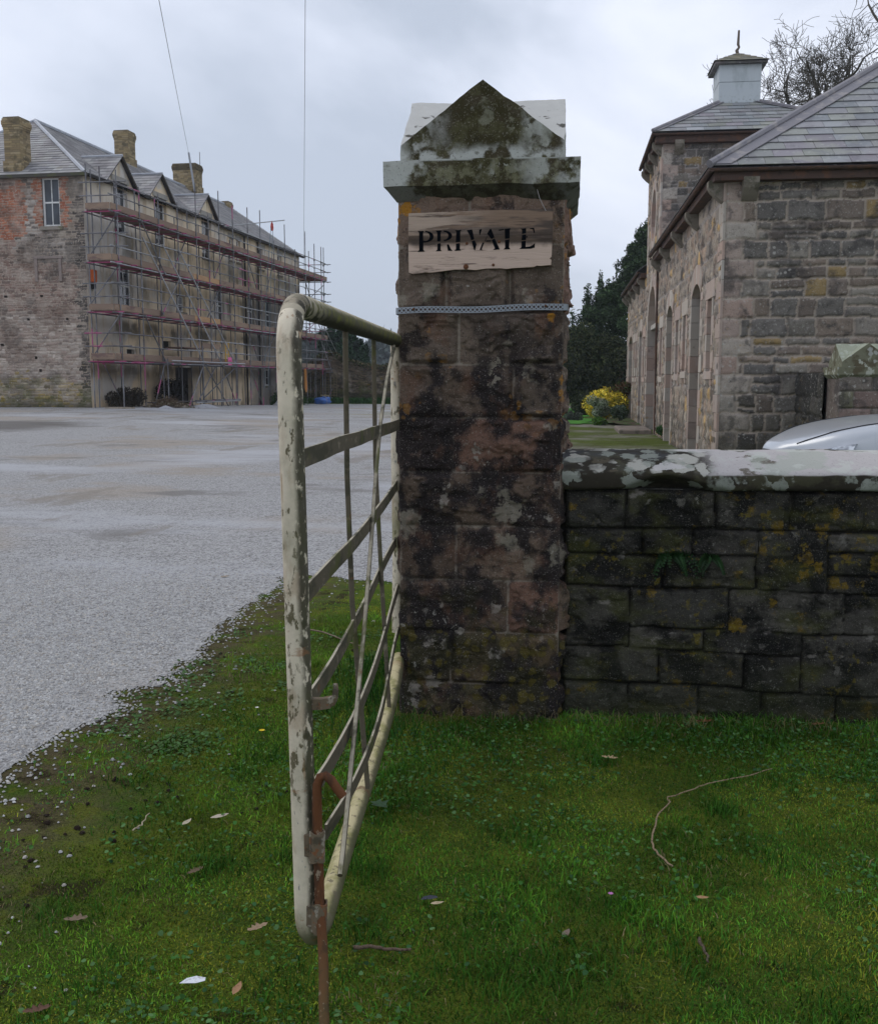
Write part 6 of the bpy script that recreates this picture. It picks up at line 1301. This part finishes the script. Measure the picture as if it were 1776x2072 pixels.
plant('holly_bush','broad olive green evergreen bush in front of the dark yew, just right of the pillar','bush',tuple(hc),[leafcloud(cs,rs,52000,.075,[(.085,.095,.04),(.030,.045,.020),(.065,.080,.036),(.020,.030,.014)],5,.5)],[([hc,hc+[0,0,2.5]],[.2,.08])])
dc=np.array([3.9,47.5,0.]); cs,rs=blobs(dc+[0,0,1.3],(1.5,1.5,1.2),14,.5,.8,8)
plant('dark_shrub','dark green shrub beneath the yew, against the end of the stable block','shrub',tuple(dc),[leafcloud(cs,rs,9000,.09,[(.025,.04,.02),(.018,.03,.015),(.06,.045,.03)],9,.5)],[([dc,dc+[0,0,1.5]],[.08,.03])])
def px(x,y,d): return O+ray(x,y)*d
def shrubat(name,label,x,y,depth,rx,h,pal,n,size,seed,nb=10,cat='shrub',round_=False):
    p=px(x,y,depth); z0=float(hgt(p[0],p[1])); base=np.array([p[0],p[1],z0])
    if round_: cs,rs=np.array([base+[0,0,h*.48]]),np.array([(rx,rx,h*.52)])
    else: cs,rs=blobs(base+[0,0,h*.5],(rx*.75,rx*.75,h*.4),nb,rx*.28,rx*.45,seed)
    return plant(name,label,cat,tuple(base),[leafcloud(cs,rs,n,size,pal,seed,.6)],[([base,base+[0,0,h*.6]],[.035,.015])],None,'foliage')
shrubat('yellow_shrub','bright yellow variegated shrub in the border by the far stable wall',1227,841,40.5,1.0,1.15,[(.80,.60,.04),(.75,.62,.08),(.28,.30,.04),(.9,.72,.12)],8500,.06,11,34)
shrubat('dome_bush','clipped rounded dull green bush left of the yellow shrub',1189,818,44,.68,.95,[(.045,.06,.03),(.035,.05,.025),(.06,.07,.035)],8000,.05,12,round_=True)
shrubat('white_shrub','small pale white-green variegated shrub in front of the yellow one',1208,842,38.5,.5,.95,[(.42,.45,.36),(.30,.35,.24),(.08,.13,.05)],4500,.04,13,12)
shrubat('grass_clump','brown and green ornamental grass clump against the stable wall',1256,850,40.5,.55,1.55,[(.08,.10,.03),(.16,.085,.05),(.06,.085,.025),(.11,.06,.035)],8000,.07,14,14,'grass')
shrubat('grey_shrub','small grey-leaved shrub at the foot of the far stable wall',1253,852,36.5,.42,.75,[(.16,.20,.15),(.10,.14,.09),(.05,.09,.03)],3200,.04,15,9)
shrubat('lavender','small grey lavender clump on the lawn just right of the pillar',1158,848,38,.42,.32,[(.12,.14,.11),(.09,.10,.085)],2500,.035,16,7,'plant')
shrubat('leafy_plant','low fresh green plant in the soil border by the stable',1213,862,34.5,.35,.25,[(.07,.16,.03),(.10,.19,.03)],1500,.04,17,6,'plant')
shrubat('leafy_plant','green weed by the doorstep of the stable block',1341,884,26.5,.3,.38,[(.05,.12,.03),(.03,.08,.02)],1500,.035,18,6,'plant')
# dug border strip and doorstep
bx_=np.linspace(.9,2.7,24); by_=np.linspace(33.2,40.5,30); BX,BY=np.meshgrid(bx_,by_,indexing='ij'); kp=(((BX-2.6)/1.55)**2+((BY-37)/3.6)**2)[:-1,:-1]<.9+(fbm(BX,BY,3,8)[:-1,:-1]-.5)*.6
o=link('soil_border',rawmesh('soil_border',np.stack([BX,BY,hgt(BX,BY)+.045+.05*fbm(BX*3,BY*3,3,3)],-1),grid_faces(24,30,kp),True,mats=[M('dug soil',(.075,.045,.03),[((.05,.10,.02),[('n',4,.44,.54)],.9),((.03,.02,.015),[('n',9,.5,.62)],.7)],rough=.95,bump=[(20,.7,.05)])])); setp(o,kind='structure')
b=MB(); b.bev((1.6,29.4,-.02),(2.5,32.2,.14),.03); o=b.build('door_step',M('worn step stone',(.22,.18,.15),[((.10,.09,.07),[('n',4,.5,.62)],.7)],rough=.95,bump=[(20,.4,.02)]),loc=(2.05,30.8,0)); setp(o,'flat worn stone step before the tall arched stable doorway','step')
# shrubs against the house
for (nm,lb,n_,u,rx,h,pal,sd) in (('bare_bush','dark leafless bush against the house front behind the rubble heap',.7,5.9,.85,1.5,[(.03,.03,.025),(.045,.035,.03)],21),('bare_bush','low brown dead bush at the house front left of the rubble heap',.8,1.5,.8,.7,[(.06,.045,.03),(.045,.04,.03)],22),('green_weeds','patch of green weeds along the house foot beyond the door',1.6,19.2,1.3,.5,[(.04,.085,.02),(.03,.06,.02)],23),('bramble_shrub','brown bramble shrub by the low window near the far end of the house',1.0,21.5,1.0,1.7,[(.08,.06,.04),(.05,.06,.03)],24),('leafy_shrub','dark green leafy shrub by the stone wall behind the hose coil',.8,31.3,1.3,1.5,[(.025,.055,.02),(.02,.04,.015)],25)):
    p=np.array(hw(n_,u,0)); z0=float(hgt(p[0],p[1])); base=np.array([p[0],p[1],z0]); cs,rs=blobs(base+[0,0,h*.45],(rx*.8,rx*.9,h*.4),12,rx*.3,rx*.5,sd); plant(nm,lb,'shrub',tuple(base),[leafcloud(cs,rs,3500,.055,pal,sd,.4)],None,None,'foliage')
# blue sack, red bag, plastic sheet
def sack(name,label,n_,u,z,sx,sy,sz,col_,seed):
    p=hw(n_,u,z); t=thing(name,label,'bag',p,HR); g=22; a,h=np.meshgrid(np.linspace(0,6.283,g),np.linspace(-1,1,12),indexing='ij'); rr=(1-np.abs(h)**4)**.5; X=np.sign(np.cos(a))*np.abs(np.cos(a))**.6*rr; Y=np.sign(np.sin(a))*np.abs(np.sin(a))**.6*rr
    nz=1+.6*(fbm(np.cos(a)*2.5+h*2,np.sin(a)*3,3,seed)-.5); v=np.stack([X*sx*nz,Y*sy*nz,(h*.5+.5)*sz*nz],-1).reshape(-1,3)
    link('sack',rawmesh('sack',v,grid_faces(g,12),True,mats=[M(name+' plastic',col_,[((col_[0]*.6+.05,col_[1]*.6+.06,col_[2]*.65+.08),[('n',6,.5,.62)],.7)],rough=.4,bump=[(9,.6,.04)])]),t); return t
t=sack('bulk_bag','full blue plastic bulk bag with pale straps on the far gravel',2.05,25.1,-.02,.40,.74,.46,(.05,.15,.46),3)
b=MB()
for y in (-.42,.36): b.bar([(.39,y,.0),(.41,y,.3),(.3,y,.57),(0,y,.63)],.06,.03,(0,1,0))
b.build('strap',M('pale strap',(.42,.34,.2)),t)
sack('rubbish_bag','small red and blue bag beside the blue bulk bag',1.7,26.4,0,.2,.22,.35,(.35,.06,.12),5)
o=mound('plastic_sheet','crumpled pale plastic sheet on the weeds at the foot of the house','sheet',1.9,18.2,.02,.9,.5,.5,M('pale plastic',(.45,.46,.48),rough=.35,bump=[(8,.8,.06)]),9,.9)
t=thing('plank_stack','grey planks laid across the low scaffold rail at the far end','planks',hw(1.7,32.3,.5),HR); b=MB(); b.box((-.2,-1.1,0),(.0,1.0,.05)); b.box((.01,-1.,0),(.2,1.1,.05)); b.box((-.1,-1.05,.055),(.12,1.05,.1)); b.build('planks',M('grey planks',(.28,.28,.29)),t)
b=MB(); b.prism([(-.5,-.2),(.4,-.25),(.6,.1),(.1,.25),(-.45,.15)],2,0,.12); o=b.build('loose_stone',M('pale slab stone',(.33,.28,.22),[((.2,.17,.13),[('n',6,.5,.6)],.7)])); o.location=hw(1.4,-.5,.36); setp(o,'flat pale stone lying at the base of the house corner','stone')
# ---------------- far garden wall, verge, trees ----------------
gw=thing('garden_wall','ruinous dark rubble garden wall beyond the yard, seen through the gate','wall',(-13,69,0))
def walltop(x): return 2.25+.9*np.exp(-((x+15.6)/1.0)**2)+.25*np.exp(-((x+14.)/.8)**2)+(fbm(x*1.4,x*0,3,3)-.5)*.35
us=np.linspace(-17.5,-3,240); vs=np.linspace(0,1,50)
U0,V0=np.meshgrid(us,vs,indexing='ij')
U,V,H,col=stone_sheet(rubble(np.random.default_rng(3),-17.5,-3,-.1,3.6,(.11,.2),(.2,.5),.2),us,np.linspace(-.1,3.5,50),.05,.01,[(.085,.07,.05),(.11,.095,.07),(.06,.052,.04),(.14,.115,.085)],(.05,.045,.035),3,edge=.05,wob=.03)
Zt=V*walltop(U)/3.5
VV=[np.stack([U,69-H,Zt],-1).reshape(-1,3)]; FF=[grid_faces(240,50)]; tp=np.stack([us,np.full(240,69.),walltop(us)],-1); tb=tp+[0,.5,-.05]; tg=tb*[1,1,0]+[0,0,-.1]
VV+=[tp,tb,tg]; n0=U.size; i=np.arange(239)
FF+=[np.stack([n0+i,n0+i+1,n0+240+i+1,n0+240+i],-1),np.stack([n0+240+i,n0+240+i+1,n0+480+i+1,n0+480+i],-1)]
link('masonry',rawmesh('masonry',np.vstack(VV)-np.array(gw.location),np.vstack(FF),True,np.vstack([col.reshape(-1,4),np.tile([.06,.055,.03,1],(720,1))]),mats=[m_end]),gw)
V,f,c=leafcloud([(x,69.25,walltop(x)+.08) for x in np.linspace(-17.3,-3.2,44)],[(.42,.4,.24)]*44,9000,.09,[(.06,.075,.025),(.10,.075,.045),(.045,.06,.02),(.13,.10,.06)],4,.3)
link('ivy_growth',rawmesh('ivy_growth',V-np.array(gw.location),f,False,c,mats=[m_leaf]),gw)
tl=thing('trellis','pale square wooden trellis panel leaning on the garden wall','trellis',(-15.55,68.85,0)); b=MB()
for k in range(7): b.box((-.55+k*.18,-.02,.45),(-.52+k*.18,0,2.0))
for k in range(9): b.box((-.56,-.04,.5+k*.18),(.56,-.021,.53+k*.18))
b.build('lattice',M('weathered lattice',(.20,.16,.09)),tl)
rg=np.random.default_rng(8); n=9000; x=rg.uniform(-17,-2.5,n); y=rg.uniform(66.2,68.9,n); h=rg.uniform(.2,.5,n); bl=blades(x,y,h,.05+0*x,np.array([(.03,.085,.018)])*rg.uniform(.5,1.5,(n,1)),9,.9)
v,q,t3,c=bl; me=rawmesh('verge_grass',v,[tuple(map(int,a)) for a in q]+[tuple(map(int,a)) for a in t3],False,c,mats=[m_grass]); o=link('verge_grass',me); setp(o,kind='stuff')
# columnar conifers
palC=[(.025,.055,.027),(.034,.07,.034),(.018,.038,.02)]
for i,(x,top,wd) in enumerate([(664,668,.75),(677,672,.8),(690,664,.85),(703,668,.8),(715,676,.75),(727,690,.7),(738,703,.65)]):
    p=px(x,815,86+((i*7)%3)); z0=0; zt_=px(x,top,86)[2]; base=np.array([p[0],p[1],0]); H_=zt_
    cs=[base+[rng.normal(0,.12),rng.normal(0,.12),H_*k] for k in (.12,.28,.44,.6,.74,.86,.94)]; rs=[(wd*s,wd*s,H_*.13) for s in (.95,1,1,.92,.78,.55,.28)]
    lab=['leftmost of the dark column conifers behind the garden wall','dark column conifer second from the left behind the garden wall','tallest dark column conifer behind the garden wall','dark column conifer just right of the tallest one','dark column conifer in the right half of the row, third from its right end','dark column conifer second from the right end of the row','lowest dark column conifer, at the right end of the row'][i]
    plant('column_conifer',lab,'tree',tuple(base),[leafcloud(cs,rs,5200,.17,palC,40+i,.6)],[([base,base+[0,0,H_*.5]],[.12,.05])],'row of column conifers behind the garden wall')
# far woods: one mass that fades in the air
def woods(name,x0,x1,y0,y1,zlo,zhi,n,pal,seed,cl=110):
    rg=np.random.default_rng(seed); cs=[];rs=[]
    for i in range(cl): x=rg.uniform(x0,x1); cs.append((x,rg.uniform(y0,y1),rg.uniform(.2,1)*zhi*(.7+.3*vn(x*.07,0,seed)))); rs.append((rg.uniform(2,4),rg.uniform(2,4),rg.uniform(2,4.5)))
    V,f,c=leafcloud(cs,rs,n,.9,pal,seed,.4); o=link(name,rawmesh(name,V,f,False,c,mats=[m_leaf])); setp(o,kind='stuff'); return o
woods('far_wood',-85,10,230,260,2,12.5,26000,[(.09,.12,.11),(.12,.15,.14),(.15,.18,.175),(.08,.10,.095)],5,170)
rg=np.random.default_rng(12); HX,HY=np.meshgrid(np.linspace(-600,600,80),np.linspace(300,900,20),indexing='ij'); HZ_=ss(300,700,HY)*(10+14*fbm(HX*.006,HY*.004,3,4))-1
o=link('hills',rawmesh('hills',np.stack([HX,HY,HZ_],-1),grid_faces(80,20),True,mats=[M('far hillside',(.10,.13,.12),[((.07,.095,.09),[('n',(.03,.03,.03),.48,.6)],.8)],rough=.95)])); setp(o,kind='structure')
# hazy bare trees beyond the far end of the house
def baretree(name,label,base,height,seed,r0,levels=6,spread=.55,lean=(0,0),thin=.012,first=.35,mat=None,dirs=None,nk=(2,4),group=None,blen=None):
    rg=np.random.default_rng(seed); t=thing(name,label,'tree',base,0,group); b=MB(); tk=MB()
    def grow(mb,p,d,l,r,lv):
        steps=4; path=[p]; rr=[r]
        for s in range(steps):
            d=d+rg.normal(0,.16,3)+np.array([0,0,.05]); d/=np.linalg.norm(d); p=p+d*l/steps; path.append(p); rr.append(max(thin,r*(1-.32*(s+1)/steps)))
        mb.tube(path,rr,7 if r>.08 else (5 if r>.03 else 3),cap=False)
        if lv==0: return
        for k in range(rg.integers(*nk)+(1 if lv<4 else 0)):
            j=steps if k==0 else rg.integers(1,steps+1); a=rg.normal(0,1,3); a-=d*(a@d); a/=np.linalg.norm(a)+1e-9
            nd=d*(.9 if k==0 else .55)+a*spread*(.55 if k==0 else 1.25)*rg.uniform(.7,1.2); nd/=np.linalg.norm(nd); grow(b,path[j],nd,l*rg.uniform(.62,.84),max(thin,rr[j]*(.78 if k==0 else .55)),lv-1)
    base=np.array(base,float)
    tp=base+np.array([lean[0],lean[1],height*first]); tk.tube([base,(base+tp)/2+rg.normal(0,.06,3),tp],[r0*1.25,r0*1.05,r0*.9],9)
    for d in (dirs or [(.1,0,1),(-.75,.1,.8),(.8,-.1,.75),(.1,.8,.8),(-.2,-.8,.7),(-.5,.3,1)]): d=np.array(d,float); d/=np.linalg.norm(d); grow(b,tp-np.array([0,0,rg.random()*height*.08]),d,(blen or height*.26),r0*rg.uniform(.45,.65),levels)
    tk.build('trunk',mat or m_bark,t,world=True,smooth=True); b.build('branches',mat or m_bark,t,world=True)
mb_=M('twig bark',(.085,.075,.06),[((.05,.05,.035),[('n',3,.5,.62)],.6)],rough=.95)
baretree('bare_tree','leafless spreading tree behind the tower and the stable roof',(10.5,48.5,0),16.4,5,.36,6,.66,(.3,0),.010,.70,mb_,blen=2.1)
baretree('bare_tree','leafless tree at the upper right corner, reaching higher than its neighbour',(15.6,48,0),21.5,9,.45,5,.66,(-.3,0),.010,.66,mb_,blen=2.0)
m_hb=M('distant bare wood',(.10,.115,.115),rough=.95)
for i,(x,d,h,lb) in enumerate(((612,150,15,'faint leafless tree far beyond the end of the house'),(640,165,14,'faint distant leafless tree between the house end and the conifers'))):
    p=px(x,790,d); baretree('distant_tree',lb,(p[0],p[1],-.3),h*.72,60+i,.3,5,.6,(0,0),.035,.22,m_hb,None,(3,5),'faint leafless trees beyond the house')
# ---------------- overhead wires ----------------
m_wire=M('black cable',(.05,.05,.055),rough=.6)
def wire(label,pts,sag,r=.008):
    a,c=np.array(pts[0],float),np.array(pts[1],float); b=MB(); b.tube([a+(c-a)*t-np.array([0,0,sag*4*t*(1-t)]) for t in np.linspace(0,1,40)],r,5); o=b.build('overhead_wire',m_wire,loc=a); setp(o,label,'wire')
w1=np.array(hw(-3.95,19.4,14.33)); w1m=px(322,-10,25)
wire('left overhead wire running up from the mast on the house roof',(w1,w1+(w1m-w1)*1.9),.15)
w2=px(614,585,64.); w2m=px(617.5,-10,25)
wire('thin vertical-looking overhead wire right of the house roof',(w2,w2+(w2m-w2)*1.7),.1,.007)
# ---------------- air ----------------
b=MB(); b.box((-720,-70,-2.5),(720,920,46)); m_air=bpy.data.materials.new('haze'); m_air.use_nodes=True; t_=m_air.node_tree; t_.nodes.clear()
o_=t_.nodes.new('ShaderNodeOutputMaterial'); v_=t_.nodes.new('ShaderNodeVolumePrincipled'); v_.inputs['Color'].default_value=(.80,.87,.95,1); v_.inputs['Density'].default_value=.0005; t_.links.new(v_.outputs[0],o_.inputs['Volume'])
o=b.build('haze',m_air); setp(o,kind='stuff')
